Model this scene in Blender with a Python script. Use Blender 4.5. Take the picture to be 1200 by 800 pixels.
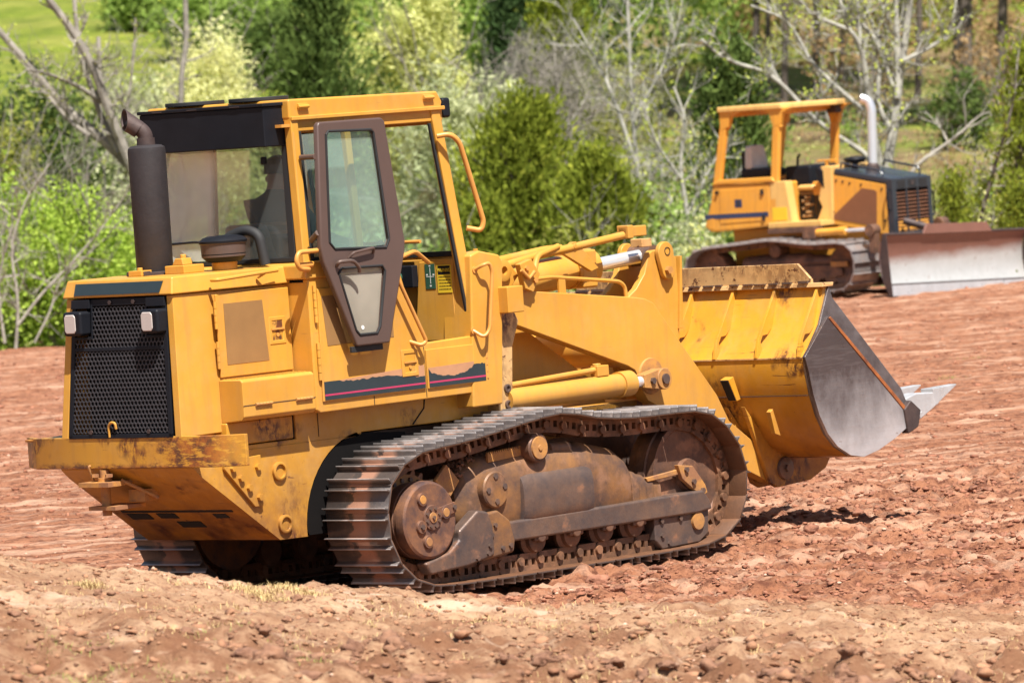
import bpy, bmesh, math, random
import numpy as np
from mathutils import Vector, Matrix, geometry
R = math.radians
for o in list(bpy.data.objects): bpy.data.objects.remove(o)
S = bpy.context.scene
COL = S.collection
# ---------------------------------------------------------------- camera
CAMH = 3.4
cam = bpy.data.cameras.new('camera'); co = bpy.data.objects.new('camera', cam); COL.objects.link(co)
co.location = (0, 0, CAMH); co.rotation_euler = (R(90 - 2.4), 0, 0)
cam.sensor_fit = 'HORIZONTAL'; cam.sensor_width = 36; cam.lens = 210; cam.clip_start = .5; cam.clip_end = 2000
cam.dof.use_dof = True; cam.dof.focus_distance = 40.5; cam.dof.aperture_fstop = 5.4
S.camera = co
# ---------------------------------------------------------------- light
SUN_EL, SUN_DIR = R(61), (0.30, -1.0)          # horizontal direction towards the sun
az = math.atan2(SUN_DIR[0], SUN_DIR[1])        # from +Y towards +X
w = bpy.data.worlds.new('World'); S.world = w; w.use_nodes = True
nt = w.node_tree; bg = nt.nodes['Background']
sky = nt.nodes.new('ShaderNodeTexSky'); sky.sky_type = 'NISHITA'; sky.sun_disc = False
sky.sun_elevation = SUN_EL; sky.sun_rotation = az; sky.air_density = 1.0; sky.dust_density = 1.5
nt.links.new(sky.outputs[0], bg.inputs[0]); bg.inputs[1].default_value = .056
sl = bpy.data.lights.new('sun', 'SUN'); sl.energy = 5.0; sl.angle = R(.6); sl.color = (1, .955, .88)
so = bpy.data.objects.new('sun', sl); COL.objects.link(so)
sd = Vector((math.sin(az) * math.cos(SUN_EL), math.cos(az) * math.cos(SUN_EL), math.sin(SUN_EL)))
so.rotation_euler = sd.to_track_quat('Z', 'Y').to_euler(); so.location = (0, 0, 30)
S.view_settings.view_transform = 'Standard'; S.view_settings.look = 'None'; S.view_settings.gamma = 1
S.view_settings.exposure = .98
S.render.engine = 'CYCLES'
S.cycles.max_bounces = 7; S.cycles.transparent_max_bounces = 12
# ---------------------------------------------------------------- materials
def mat(name):
    m = bpy.data.materials.new(name); m.use_nodes = True
    t = m.node_tree; return m, t, t.nodes['Principled BSDF']
def N(t, kind, **kw):
    n = t.nodes.new(kind)
    for k, v in kw.items():
        if k in n.inputs: n.inputs[k].default_value = v
        else: setattr(n, k, v)
    return n
def noise(t, scale, detail=6, rough=.6, vec=None, stretch=None, dist=0):
    tc = t.nodes.new('ShaderNodeTexCoord'); src = tc.outputs['Object']
    if stretch:
        mp = t.nodes.new('ShaderNodeMapping'); mp.inputs['Scale'].default_value = stretch
        t.links.new(src, mp.inputs[0]); src = mp.outputs[0]
    n = N(t, 'ShaderNodeTexNoise', Scale=scale, Detail=detail, Roughness=rough, Distortion=dist)
    t.links.new(src, n.inputs['Vector']); return n.outputs['Fac']
def ramp(t, src, *stops, interp='LINEAR'):
    r = t.nodes.new('ShaderNodeValToRGB'); r.color_ramp.interpolation = interp
    e = r.color_ramp.elements
    while len(e) < len(stops): e.new(.5)
    for k, (p, c) in enumerate(stops):
        e[k].position = p; e[k].color = (c if len(c) == 4 else (*c, 1)) if hasattr(c, '__len__') else (c, c, c, 1)
    t.links.new(src, r.inputs[0]); return r.outputs[0]
def mix(t, f, a, b, mode='MIX'):
    m = t.nodes.new('ShaderNodeMix'); m.data_type = 'RGBA'; m.blend_type = mode
    for v, s in ((f, m.inputs[0]), (a, m.inputs[6]), (b, m.inputs[7])):
        if hasattr(v, 'links') or isinstance(v, bpy.types.NodeSocket): t.links.new(v, s)
        elif hasattr(v, '__len__'): s.default_value = (*v, 1)
        else: s.default_value = v
    return m.outputs[2]
def mth(t, op, a, b=0., c=None, clamp=False):
    m = t.nodes.new('ShaderNodeMath'); m.operation = op; m.use_clamp = clamp
    for k, v in enumerate((a, b, c)):
        if v is None: continue
        if isinstance(v, bpy.types.NodeSocket): t.links.new(v, m.inputs[k])
        else: m.inputs[k].default_value = v
    return m.outputs[0]
def bump(t, p, h, strength=.3, dist=.01):
    b = N(t, 'ShaderNodeBump', Strength=strength, Distance=dist); t.links.new(h, b.inputs['Height'])
    t.links.new(b.outputs[0], p.inputs['Normal'])
def zcoord(t):
    tc = t.nodes.new('ShaderNodeTexCoord'); s = t.nodes.new('ShaderNodeSeparateXYZ')
    t.links.new(tc.outputs['Object'], s.inputs[0]); return s.outputs
def paint(name, col, col2, chips=.62, dust=.25, rough=.34, rust=(.13, .045, .02), scratch=False, heavy=0, low=None):
    """machine enamel: fading, dust film, rust chips and scratches fixed to the surface"""
    m, t, p = mat(name)
    c = mix(t, ramp(t, noise(t, 1.7, 5), (.35, 0), (.7, 1)), col, col2)
    c = mix(t, mth(t, 'MULTIPLY', ramp(t, noise(t, 5, 8, .7), (.46, 0), (.72, 1)), dust), c, (.50, .32, .15))
    # rain streaks
    c = mix(t, mth(t, 'MULTIPLY', ramp(t, noise(t, 5, 5, .6, stretch=(3, 3, .25)), (.5, 0), (.72, 1)), .34), c, (.38, .19, .06))
    ch = ramp(t, noise(t, 14, 9, .72), (chips, 0), (chips + .025, 1))
    if heavy:
        big = ramp(t, noise(t, 2.1, 3), (.60 - heavy * .16, 0), (.64, 1))
        fine = ramp(t, noise(t, 20, 9, .75, stretch=(1, 1, .55)), (.42, 0), (.54, 1))
        ch = mth(t, 'MAXIMUM', ch, mth(t, 'MULTIPLY', big, fine))
    hair = ramp(t, noise(t, 60, 3, .6, stretch=(.06, .06, 1.0), dist=.4), (.70, 0), (.72, .5))
    c = mix(t, mth(t, 'MULTIPLY', hair, ramp(t, noise(t, 3, 3), (.45, 0), (.6, 1))), c, (.36, .17, .05))
    if scratch:
        sc = ramp(t, noise(t, 26, 4, .6, stretch=(.25, .12, 2.2), dist=.7), (.66, 0), (.69, 1))
        ch = mth(t, 'MAXIMUM', ch, mth(t, 'MULTIPLY', sc, ramp(t, noise(t, 2.4, 2), (.42, 0), (.6, 1))))
    if low:                     # grime near the soil line (z in machine metres)
        z = zcoord(t)[2]
        g = mth(t, 'MULTIPLY_ADD', z, -1 / (low[1] - low[0]), low[1] / (low[1] - low[0]), True)
        g = mth(t, 'MULTIPLY', g, ramp(t, noise(t, 4, 8, .7), (.3, .1), (.62, 1)))
        c = mix(t, mth(t, 'MULTIPLY', g, low[2]), c, low[3])
    c = mix(t, ch, c, mix(t, ramp(t, noise(t, 30, 4), (.4, 0), (.62, 1)), rust, (.075, .032, .022)))
    t.links.new(c, p.inputs['Base Color'])
    t.links.new(ramp(t, noise(t, 6, 6), (.3, rough - .06), (.75, rough + .2)), p.inputs['Roughness'])
    p.inputs['Specular IOR Level'].default_value = .4
    bump(t, p, noise(t, 30, 5), .12, .004)
    return m
def metal(name, a, b, rough=.5, metallic=.6, soil=0, soilcol=(.25, .115, .06), sc=6):
    m, t, p = mat(name)
    c = mix(t, ramp(t, noise(t, sc, 8, .7), (.35, 0), (.66, 1)), a, b)
    if soil:
        k = ramp(t, noise(t, 3.2, 7, .65), (.62 - soil * .3, 0), (.70 - soil * .3, 1))
        c = mix(t, mth(t, 'MULTIPLY', k, .85), c, soilcol)
        t.links.new(mth(t, 'MULTIPLY', mth(t, 'SUBTRACT', 1., k), metallic), p.inputs['Metallic'])
    else: p.inputs['Metallic'].default_value = metallic
    t.links.new(c, p.inputs['Base Color'])
    t.links.new(ramp(t, noise(t, 9, 6), (.3, rough - .1), (.7, rough + .2)), p.inputs['Roughness'])
    bump(t, p, noise(t, 45, 6, .7), .35, .006)
    return m
def plain(name, col, rough=.5, metallic=0., var=.25, sc=8):
    m, t, p = mat(name)
    c = mix(t, noise(t, sc, 6), tuple(v * (1 - var) for v in col), tuple(min(1, v * (1 + var)) for v in col))
    t.links.new(c, p.inputs['Base Color']); p.inputs['Roughness'].default_value = rough; p.inputs['Metallic'].default_value = metallic
    return m
def glass(name, tint=(.82, .9, .88), film=.12, filmcol=(.55, .58, .52), refl=1., grad=None):
    m, t, p = mat(name); t.nodes.remove(p); out = t.nodes['Material Output']
    tr = N(t, 'ShaderNodeBsdfTransparent'); tr.inputs[0].default_value = (*tint, 1)
    gl = N(t, 'ShaderNodeBsdfGlossy', Roughness=.03); di = N(t, 'ShaderNodeBsdfDiffuse'); di.inputs[0].default_value = (*filmcol, 1)
    lw = N(t, 'ShaderNodeLayerWeight', Blend=.5); fr5 = mth(t, 'MULTIPLY_ADD', mth(t, 'POWER', lw.outputs['Facing'], 5.), .92, .05)
    m1 = t.nodes.new('ShaderNodeMixShader'); m2 = t.nodes.new('ShaderNodeMixShader')
    f = ramp(t, noise(t, 1.6, 3, .5), (.3, film * .6), (.75, film * 1.4))
    if grad: f = mth(t, 'MULTIPLY', f, ramp(t, mth(t, 'ADD', zcoord(t)[1], mth(t, 'MULTIPLY', noise(t, 2.2, 3), .10)), *grad))
    t.links.new(f, m1.inputs[0])
    t.links.new(tr.outputs[0], m1.inputs[1]); t.links.new(di.outputs[0], m1.inputs[2])
    t.links.new(mth(t, 'MULTIPLY', fr5, refl, clamp=True), m2.inputs[0]); t.links.new(m1.outputs[0], m2.inputs[1]); t.links.new(gl.outputs[0], m2.inputs[2])
    t.links.new(m2.outputs[0], out.inputs[0]); return m
YA, YB = (.60, .300, .042), (.50, .238, .034)
M = {}
M['yellow'] = paint('yellow_enamel', YA, YB, chips=.71, dust=.24, low=(1.0, 1.5, .35, (.34, .17, .08)))
M['yellow_low'] = paint('yellow_enamel_grimy', (.58, .29, .03), (.45, .205, .026), chips=.65, dust=.45, heavy=.35, scratch=True, low=(.45, 1.3, .9, (.17, .075, .035)))
M['yellow_bumper'] = paint('yellow_enamel_scraped', (.58, .29, .035), (.50, .23, .03), chips=.66, dust=.25, heavy=.2, scratch=True, rust=(.20, .065, .024))
m = M['yellow_bumper']; t = m.node_tree; p = t.nodes['Principled BSDF']; prev = p.inputs['Base Color'].links[0].from_socket
o_ = zcoord(t); nz = noise(t, 9, 8, .72)
rt = ramp(t, mth(t, 'ADD', mth(t, 'MULTIPLY', o_[1], -.6), mth(t, 'MULTIPLY', nz, .8)), (.50, 0), (.70, 1))
rt = mth(t, 'MULTIPLY', rt, ramp(t, mth(t, 'ADD', mth(t, 'MULTIPLY', o_[1], -1.), 0.), (.80, 1), (1.0, .35)))
le = ramp(t, mth(t, 'ADD', mth(t, 'SUBTRACT', o_[1], .2), mth(t, 'MULTIPLY', nz, .30)), (.74, 0), (.86, 1))
be = ramp(t, mth(t, 'ADD', o_[2], mth(t, 'MULTIPLY', nz, -.10)), (.965, 1), (1.0, 0))
msk = mth(t, 'MULTIPLY', mth(t, 'MAXIMUM', mth(t, 'MAXIMUM', rt, le), be), ramp(t, noise(t, 22, 8, .75, stretch=(1, .4, 1.6)), (.42, .05), (.50, 1)))
c = mix(t, mth(t, 'MULTIPLY', msk, .95), prev, mix(t, ramp(t, nz, (.40, 0), (.58, 1)), (.33, .10, .024), (.085, .032, .024)))
t.links.new(c, p.inputs['Base Color'])
M['yellow_bucket'] = paint('yellow_enamel_bucket', (.62, .30, .025), (.50, .225, .022), chips=.67, dust=.3, heavy=.25, scratch=True, low=(.45, 1.0, .8, (.16, .06, .03)))
M['yellow_rusty'] = paint('yellow_enamel_rusty', (.62, .39, .17), (.54, .30, .11), chips=.58, dust=.5, heavy=1.2)
M['orange_rail'] = paint('orange_handrail', (.62, .28, .06), (.55, .24, .05), chips=.7, dust=.2)
M['black'] = plain('black_enamel', (.009, .010, .014), .5, var=.4)
M['black'].node_tree.nodes['Principled BSDF'].inputs['Specular IOR Level'].default_value = .2
M['muffler'] = metal('muffler_steel', (.024, .020, .022), (.034, .027, .028), .6, .2)
M['rust_pipe'] = metal('rusted_pipe', (.085, .055, .048), (.045, .032, .032), .6, .3)
M['brown'] = plain('brown_door_enamel', (.092, .058, .048), .4, var=.18, sc=3)
M['rust_weld'] = metal('rusty_weld', (.42, .13, .03), (.16, .05, .02), .7, .1)
M['arch_shade'] = plain('arch_shade_black', (.007, .006, .006), .85)  # stands in for the deep shade inside the wheel arch
M['arch_shade'].node_tree.nodes['Principled BSDF'].inputs['Specular IOR Level'].default_value = .1
M['rubber'] = plain('black_rubber', (.014, .014, .015), .7)
M['decal'] = plain('dark_blue_decal', (.020, .032, .038), .45, var=.2)
M['decal_red'] = plain('magenta_pinstripe', (.42, .035, .10), .45, var=.1)
M['primer'] = plain('peeled_adhesive', (.42, .21, .11), .75, var=.25)
M['can_brown'] = plain('brown_can', (.085, .056, .046), .5, var=.25)
M['mesh_dark'] = plain('brown_louvre_mesh', (.25, .13, .042), .75, var=.22, sc=5)
M['grille'] = plain('black_grille', (.030, .028, .032), .5, var=.35)
M['dark'] = plain('dark_recess', (.008, .008, .009), .9)
m, t, p = mat('track_shoe_steel')      # polished grouser tips, clay packed in the middle of the plate (shoe coordinates)
o_ = zcoord(t)
tip_ = ramp(t, mth(t, 'ADD', o_[2], mth(t, 'MULTIPLY', noise(t, 30, 4), .010)), (.0, .15), (.0035, 1))
mid = mth(t, 'MULTIPLY', ramp(t, mth(t, 'ABSOLUTE', o_[1]), (.07, 1), (.125, 0)), ramp(t, noise(t, 7, 4, .6), (.42, 0), (.47, .95)))
c = mix(t, ramp(t, noise(t, 7, 8, .7), (.35, 0), (.66, 1)), (.050, .040, .038), (.125, .088, .070))
c = mix(t, ramp(t, noise(t, 4, 6, .7), (.62, 0), (.70, .6)), c, (.20, .095, .055)); c = mix(t, mid, c, (.30, .135, .075))
c = mix(t, tip_, c, (.33, .30, .29)); inn_ = ramp(t, mth(t, 'MULTIPLY', o_[2], -1.), (.038, 0), (.043, 1)); c = mix(t, inn_, c, mix(t, noise(t, 11, 7, .7), (.045, .028, .022), (.20, .085, .035))); mid = mth(t, 'MAXIMUM', mid, inn_); t.links.new(c, p.inputs['Base Color'])
t.links.new(mth(t, 'MULTIPLY', mth(t, 'SUBTRACT', 1., mid), .55), p.inputs['Metallic']); p.inputs['Roughness'].default_value = .42
bump(t, p, noise(t, 45, 6, .7), .35, .006); M['shoe'] = m
M['shoe_far'] = metal('scoured_shoe_steel', (.46, .43, .42), (.26, .22, .21), .38, .6, soil=.12)
M['chain'] = metal('track_chain_steel', (.23, .11, .055), (.085, .05, .036), .55, .35, soil=.35)
M['roller'] = metal('rusty_roller', (.22, .11, .065), (.085, .052, .042), .5, .4, soil=.2)
M['frame'] = metal('track_frame_steel', (.09, .055, .045), (.28, .13, .045), .5, .2, soil=.30, soilcol=(.24, .12, .065), sc=4)
M['frame_dark'] = metal('worn_dark_steel', (.085, .066, .064), (.19, .115, .080), .42, .4, soil=.12, sc=4)
M['hub'] = metal('final_drive_steel', (.10, .060, .055), (.27, .12, .055), .5, .3, soil=.12, sc=9)
M['frame_yellow'] = metal('dusty_yellow_casting', (.50, .23, .05), (.26, .13, .06), .6, .0, soil=.35)
M['soil'] = plain('packed_soil', (.235, .115, .07), .95, var=.35, sc=25)
m, t, p = mat('worn_steel_painted_reflection')     # painted reflection of sunlit ground: bright low, darker brown above; long scrapes
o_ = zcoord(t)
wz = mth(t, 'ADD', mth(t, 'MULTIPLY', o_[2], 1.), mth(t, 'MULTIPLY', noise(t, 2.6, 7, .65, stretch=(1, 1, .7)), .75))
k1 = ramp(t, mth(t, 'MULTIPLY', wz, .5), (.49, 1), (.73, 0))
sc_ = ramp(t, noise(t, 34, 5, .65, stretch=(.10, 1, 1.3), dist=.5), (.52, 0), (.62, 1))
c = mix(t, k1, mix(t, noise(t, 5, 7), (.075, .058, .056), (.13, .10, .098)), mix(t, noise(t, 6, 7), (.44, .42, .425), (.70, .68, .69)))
c = mix(t, mth(t, 'MULTIPLY', sc_, .10), c, (.40, .37, .36)); c = mix(t, ramp(t, noise(t, 12, 8, .75), (.62, 0), (.68, .7)), c, (.16, .07, .04))
t.links.new(c, p.inputs['Base Color']); p.inputs['Metallic'].default_value = .5
t.links.new(ramp(t, noise(t, 8, 6), (.3, .26), (.7, .46)), p.inputs['Roughness']); bump(t, p, noise(t, 30, 6, .7, stretch=(.2, 1, 1.2)), .3, .005); M['steel'] = m
M['steel_dark'] = metal('dark_bucket_steel', (.13, .105, .10), (.30, .275, .275), .42, .8, sc=2.5)
M['steel_bright'] = metal('polished_steel', (.62, .62, .63), (.50, .49, .49), .32, .45)
M['stack'] = plain('bright_stack', (.78, .78, .78), .28, .7, var=.05)
M['chrome'] = plain('chrome_rod', (.80, .80, .80), .25, .6, var=.04)
M['lens'] = plain('milky_lens', (.50, .44, .41), .3, var=.06)
M['glass'] = glass('cab_glass', (.95, .985, .97), .10, (.78, .90, .80), .8)
M['glass_rear'] = glass('rear_window_glass', (.80, .85, .83), .62, (.80, .86, .83), 3., ((0, .10), (.03, .22), (.12, .30), (.17, 1.)))  # pale film, denser to the left, paints sky glare onto the pane
M['glass_door'] = glass('door_glass', (.72, .88, .87), .22, (.50, .58, .50))
M['glass_low'] = glass('lower_door_glass', (.72, .72, .68), .5, (.50, .45, .37))
M['seat'] = plain('grey_vinyl', (.16, .15, .145), .6)
M['sticker'] = plain('yellow_sticker', (.75, .52, .03), .5, var=.05)
M['sticker_g'] = plain('green_sticker', (.03, .09, .055), .5, var=.1)
M['white'] = plain('white_print', (.75, .75, .72), .6, var=.05)
M['skin'] = plain('skin', (.42, .22, .15), .55, var=.08)
M['jacket'] = plain('dark_jacket', (.035, .042, .045), .9)
M['tan'] = plain('tan_stripe', (.28, .16, .09), .85)
M['cap'] = plain('dark_cap', (.02, .022, .03), .85)
# ---------------------------------------------------------------- mesh builder
class MB:
    def __init__(s): s.v = []; s.f = []
    def add(s, vs, fs):
        b = len(s.v); s.v += [tuple(v) for v in vs]; s.f += [tuple(i + b for i in f) for f in fs]; return s
    def box(s, x0, x1, y0, y1, z0, z1):
        vs = [(x, y, z) for x in (x0, x1) for y in (y0, y1) for z in (z0, z1)]
        return s.add(vs, [(0, 1, 3, 2), (4, 6, 7, 5), (0, 4, 5, 1), (2, 3, 7, 6), (0, 2, 6, 4), (1, 5, 7, 3)])
    def hexa(s, bottom, top):      # two rings of n points
        n = len(bottom)
        return s.add(list(bottom) + list(top), [tuple(range(n))[::-1], tuple(range(n, 2 * n))] + [(i, (i + 1) % n, n + (i + 1) % n, n + i) for i in range(n)])
    def prism(s, pts, a, b, ax='y', holes=()):
        put = {'y': lambda p, t: (p[0], t, p[1]), 'x': lambda p, t: (t, p[0], p[1]), 'z': lambda p, t: (p[0], p[1], t)}[ax]
        if not holes:
            return s.hexa([put(p, a) for p in pts], [put(p, b) for p in pts])
        rings = [list(pts)] + [list(h) for h in holes]
        flat = [p for r in rings for p in r]; n = len(flat)
        tri = geometry.tessellate_polygon([[Vector((p[0], p[1], 0)) for p in r] for r in rings])
        vs = [put(p, a) for p in flat] + [put(p, b) for p in flat]
        fs = [tuple(t) for t in tri] + [tuple(i + n for i in t[::-1]) for t in tri]
        k = 0
        for r in rings:
            m = len(r); fs += [(k + i, k + (i + 1) % m, n + k + (i + 1) % m, n + k + i) for i in range(m)]; k += m
        return s.add(vs, fs)
    def lathe(s, prof, c=(0, 0, 0), ax='y', n=28, cap=True):
        """prof: list of (t along axis, radius)"""
        vs = []
        for t_, r in prof:
            for k in range(n):
                a = 2 * math.pi * k / n; u, v = r * math.cos(a), r * math.sin(a)
                p = {'y': (u, t_, v), 'x': (t_, u, v), 'z': (u, v, t_)}[ax]
                vs.append((c[0] + p[0], c[1] + p[1], c[2] + p[2]))
        fs = [(j * n + k, j * n + (k + 1) % n, (j + 1) * n + (k + 1) % n, (j + 1) * n + k) for j in range(len(prof) - 1) for k in range(n)]
        if cap: fs += [tuple(range(n))[::-1], tuple(range((len(prof) - 1) * n, len(prof) * n))]
        return s.add(vs, fs)
    def cyl(s, c, r, h0, h1, ax='y', n=24): return s.lathe([(h0, r), (h1, r)], c, ax, n)
    def rod(s, a, b, r, r2=None, n=14):
        return s.tube([a, b], r, n, r2)
    def tube(s, path, r, n=10, r2=None):
        P = [Vector(p) for p in path]; r2 = r if r2 is None else r2; vs = []
        ref = None
        for i, p in enumerate(P):
            d = (P[min(i + 1, len(P) - 1)] - P[max(i - 1, 0)]).normalized()
            if ref is None: ref = d.orthogonal().normalized()
            else: ref = (ref - d * ref.dot(d)).normalized()
            q = d.cross(ref); rr = r + (r2 - r) * i / max(1, len(P) - 1)
            for k in range(n):
                a = 2 * math.pi * k / n; vs.append(p + (ref * math.cos(a) + q * math.sin(a)) * rr)
        m = len(P)
        fs = [(j * n + k, j * n + (k + 1) % n, (j + 1) * n + (k + 1) % n, (j + 1) * n + k) for j in range(m - 1) for k in range(n)]
        fs += [tuple(range(n))[::-1], tuple(range((m - 1) * n, m * n))]
        return s.add(vs, fs)
    def bolt(s, c, ax='y', r=.016, h=.016, sg=-1):
        i = 'xyz'.index(ax); h0, h1 = (-h, 0) if sg < 0 else (0, h)
        return s.lathe([(h0, r), (h1, r)], c, ax, 6)
    def flip(s, sy):
        if sy > 0: s.v = [(x, -y, z) for x, y, z in s.v]
        return s
    def build(s, name, m, parent=None, bevel=0, smooth=True, seg=2, angle=35):
        me = bpy.data.meshes.new(name); me.from_pydata(s.v, [], s.f)
        bm = bmesh.new(); bm.from_mesh(me); bmesh.ops.recalc_face_normals(bm, faces=bm.faces); bm.to_mesh(me); bm.free()
        me.materials.append(M[m] if isinstance(m, str) else m)
        o = bpy.data.objects.new(name, me); COL.objects.link(o)
        if parent: o.parent = parent
        if bevel:
            b = o.modifiers.new('bevel', 'BEVEL'); b.width = bevel; b.segments = seg; b.limit_method = 'ANGLE'; b.angle_limit = R(38)
            b.harden_normals = True; me.shade_smooth()
        elif smooth:
            me.shade_smooth(); me.set_sharp_from_angle(angle=R(angle))
        return o
def build_each(mb, name, m, parent=None, *ar, **kw):
    """one object per separate piece of the builder"""
    par = list(range(len(mb.v)))
    def root(i):
        while par[i] != i: par[i] = par[par[i]]; i = par[i]
        return i
    for f in mb.f:
        for i in f[1:]: par[root(i)] = root(f[0])
    groups = {}
    for f in mb.f: groups.setdefault(root(f[0]), []).append(f)
    out_ = []
    for fs in groups.values():
        q = MB(); ids = sorted({i for f in fs for i in f}); mp_ = {i: k for k, i in enumerate(ids)}
        q.v = [mb.v[i] for i in ids]; q.f = [tuple(mp_[i] for i in f) for f in fs]
        out_.append(q.build(name, m, parent, *ar, **kw))
    return out_
MB.each = build_each
def rounded(path, r=.05, n=4):
    """round the corners of an open polyline"""
    P = [Vector(p) for p in path]; out = [P[0]]
    for i in range(1, len(P) - 1):
        a = P[i - 1] - P[i]; b = P[i + 1] - P[i]; k = min(r, a.length * .45, b.length * .45)
        p0 = P[i] + a.normalized() * k; p1 = P[i] + b.normalized() * k
        for j in range(n + 1):
            t_ = j / n; out.append((p0 * (1 - t_) + P[i] * t_) * (1 - t_) + (P[i] * (1 - t_) + p1 * t_) * t_)
    out.append(P[-1]); return out
def thing(name, label, cat, group=None, matrix=None, kind=None):
    o = bpy.data.objects.new(name, None); COL.objects.link(o); o.empty_display_size = .3
    if matrix is not None: o.matrix_world = matrix
    return tag(o, label, cat, group, kind)
def tag(o, label=None, cat=None, group=None, kind=None):
    if label: o['label'] = label
    if cat: o['category'] = cat
    if group: o['group'] = group
    if kind: o['kind'] = kind
    return o
def text_mesh(body, name, size, mtx, m, parent, extrude=.0006, sx=1.):
    cu = bpy.data.curves.new(name, 'FONT'); cu.body = body; cu.size = size; cu.extrude = extrude; cu.align_x = 'CENTER'; cu.align_y = 'CENTER'
    o = bpy.data.objects.new(name, cu); COL.objects.link(o)
    bpy.context.view_layer.update()
    me = bpy.data.meshes.new_from_object(o.evaluated_get(bpy.context.evaluated_depsgraph_get()))
    bpy.data.objects.remove(o); me.transform(mtx @ Matrix.Diagonal((sx, 1, 1, 1)))
    me.materials.clear(); me.materials.append(M[m]); me.name = name
    q = bpy.data.objects.new(name, me); COL.objects.link(q); q.parent = parent; return q
# ================================================================ TRACK LOADER (machine metres: x forward, y left, z up)
MWL = Matrix(((.6679, -.7410, -.0702, -1.3686), (.7428, .6695, -.0006, 40.2134), (.0475, -.0517, .9975, .0065), (0, 0, 0, 1)))
L = thing('track_loader', 'large yellow crawler loader with open brown cab door and toothed bucket on red dirt', 'track loader', matrix=MWL)
rng = random.Random(4)
def T(path, r, name, m, parent=L, n=10, rr=.05): return MB().tube(rounded(path, rr), r, n).build(name, m, parent)
# ---- main frame and counterweight hull
def arc(cx, cz, r, a0, a1, n): return [(cx + r * math.cos(R(a0 + (a1 - a0) * i / n)), cz + r * math.sin(R(a0 + (a1 - a0) * i / n))) for i in range(n + 1)]
hull = [(-1.58, 1.075), (-1.62, 1.05), (-1.62, 1.0), (-1.555, .94), (-.87, .46), (-.60, .455)] + arc(0, .49, .61, 183, 97, 12) + [(-.05, 1.075)]
mf = MB().prism(hull, -.62, .62).build('main_frame', 'yellow_low', L, .012)
MB().prism([(-.9, .50), (-.45, .50), (3.05, .42), (3.05, 1.05), (-.6, 1.08)], -.44, .44).build('belly_plate', 'frame_dark', mf)
for ya_, yb_ in ((-.615, -.585), (.585, .615)): MB().prism([(-.585, .462)] + arc(0, .49, .60, 180, 90, 14) + [(.4, 1.06), (.4, .462)], ya_, yb_).build('arch_shade_plate', 'arch_shade', mf)  # added near-black plates paint shade into the wheel arches
m = MB()
for x, z in ((-.84, .91), (-.82, .56)):
    m.lathe([(0, .062), (-.02, .062), (-.024, .055), (-.024, .046), (-.008, .044), (-.008, .0)], (x, -.62, z), n=28, cap=False)
m.each('plug_ring', 'yellow_low', mf)
g = MB().prism([(-1.36, 1.02), (-1.02, 1.035), (-1.02, .70), (-1.10, .70), (-1.36, .97)], -.645, -.62).build('gusset_plate', 'yellow_low', mf, .004)
b = MB()
for x, z in ((-1.29, .97), (-1.22, .90), (-1.06, .96), (-1.06, .76), (-1.15, .83)): b.bolt((x, -.645, z), r=.024, h=.024)
b.each('bolt', 'yellow_low', mf)
MB().box(-1.18, -.02, -.615, .615, 1.072, 1.105).build('frame_rail', 'yellow_low', L, .006)
# drawbar hitch on the sloped rear plate
h = MB().box(-1.74, -1.52, .06, .34, .895, .925).box(-1.70, -1.42, .05, .30, .74, .765).cyl((-1.63, .20, 0), .032, .70, 1.0, 'z')
h.cyl((-1.63, .20, 0), .048, .92, .95, 'z').box(-1.52, -1.40, -.05, .10, .78, .86)
h.tube(rounded([(-1.62, .32, .93), (-1.66, .32, 1.03), (-1.60, .28, 1.02)], .02), .009)
hk = h.build('drawbar_hitch', 'frame_yellow', L, .004)
MB().tube(rounded([(-1.60, .08, .93), (-1.52, -.02, .86), (-1.46, -.12, .80)], .03), .012).bolt((-1.66, .13, .955), 'z', .026, .02, 1).bolt((-1.66, .26, .955), 'z', .026, .02, 1).build('hitch_bolt', 'frame_yellow', hk)
m = MB()
def onslope(x0, x1, y0, y1, th=.006):
    f_ = lambda x: .46 + (.94 - .46) * (x + .87) / (-1.555 + .87)
    return m.hexa([(x0, y0, f_(x0) - th), (x1, y0, f_(x1) - th), (x1, y1, f_(x1) - th), (x0, y1, f_(x0) - th)], [(x0, y0, f_(x0) + .002), (x1, y0, f_(x1) + .002), (x1, y1, f_(x1) + .002), (x0, y1, f_(x0) + .002)])
onslope(-1.20, -1.185, -.52, .52); onslope(-1.17, -1.11, .30, .50); onslope(-1.17, -1.12, .05, .22); onslope(-1.16, -1.12, -.42, -.30); onslope(-1.08, -1.02, -.1, .12)
m.each('drain_slot', 'dark', mf)
# ---- rear bumper
bp = [(-1.50, 1.055), (-1.625, .86), (-1.65, .82), (-1.65, -.82), (-1.625, -.90), (-1.565, -1.055)]
bq = [(x + .035, y * .992) for x, y in bp]
m = MB(); vs = []
for (x, y) in bp: vs += [(x, y, 1.01), (x, y, 1.215)]
for (x, y) in bq: vs += [(x, y, 1.01), (x, y, 1.215)]
n = len(bp); fs = []
for i in range(n - 1):
    a, b2 = 2 * i, 2 * (i + 1); c, d = 2 * n + a, 2 * n + b2
    fs += [(a, b2, b2 + 1, a + 1), (c, c + 1, d + 1, d), (a + 1, b2 + 1, d + 1, c + 1), (a, c, d, b2)]
fs += [(0, 1, 2 * n + 1, 2 * n), (2 * n - 2, 4 * n - 2, 4 * n - 1, 2 * n - 1)]
m.add(vs, fs).box(-1.62, -1.2, -.5, .95, 1.19, 1.206)
m.build('rear_bumper', 'yellow_bumper', L, .005)
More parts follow.
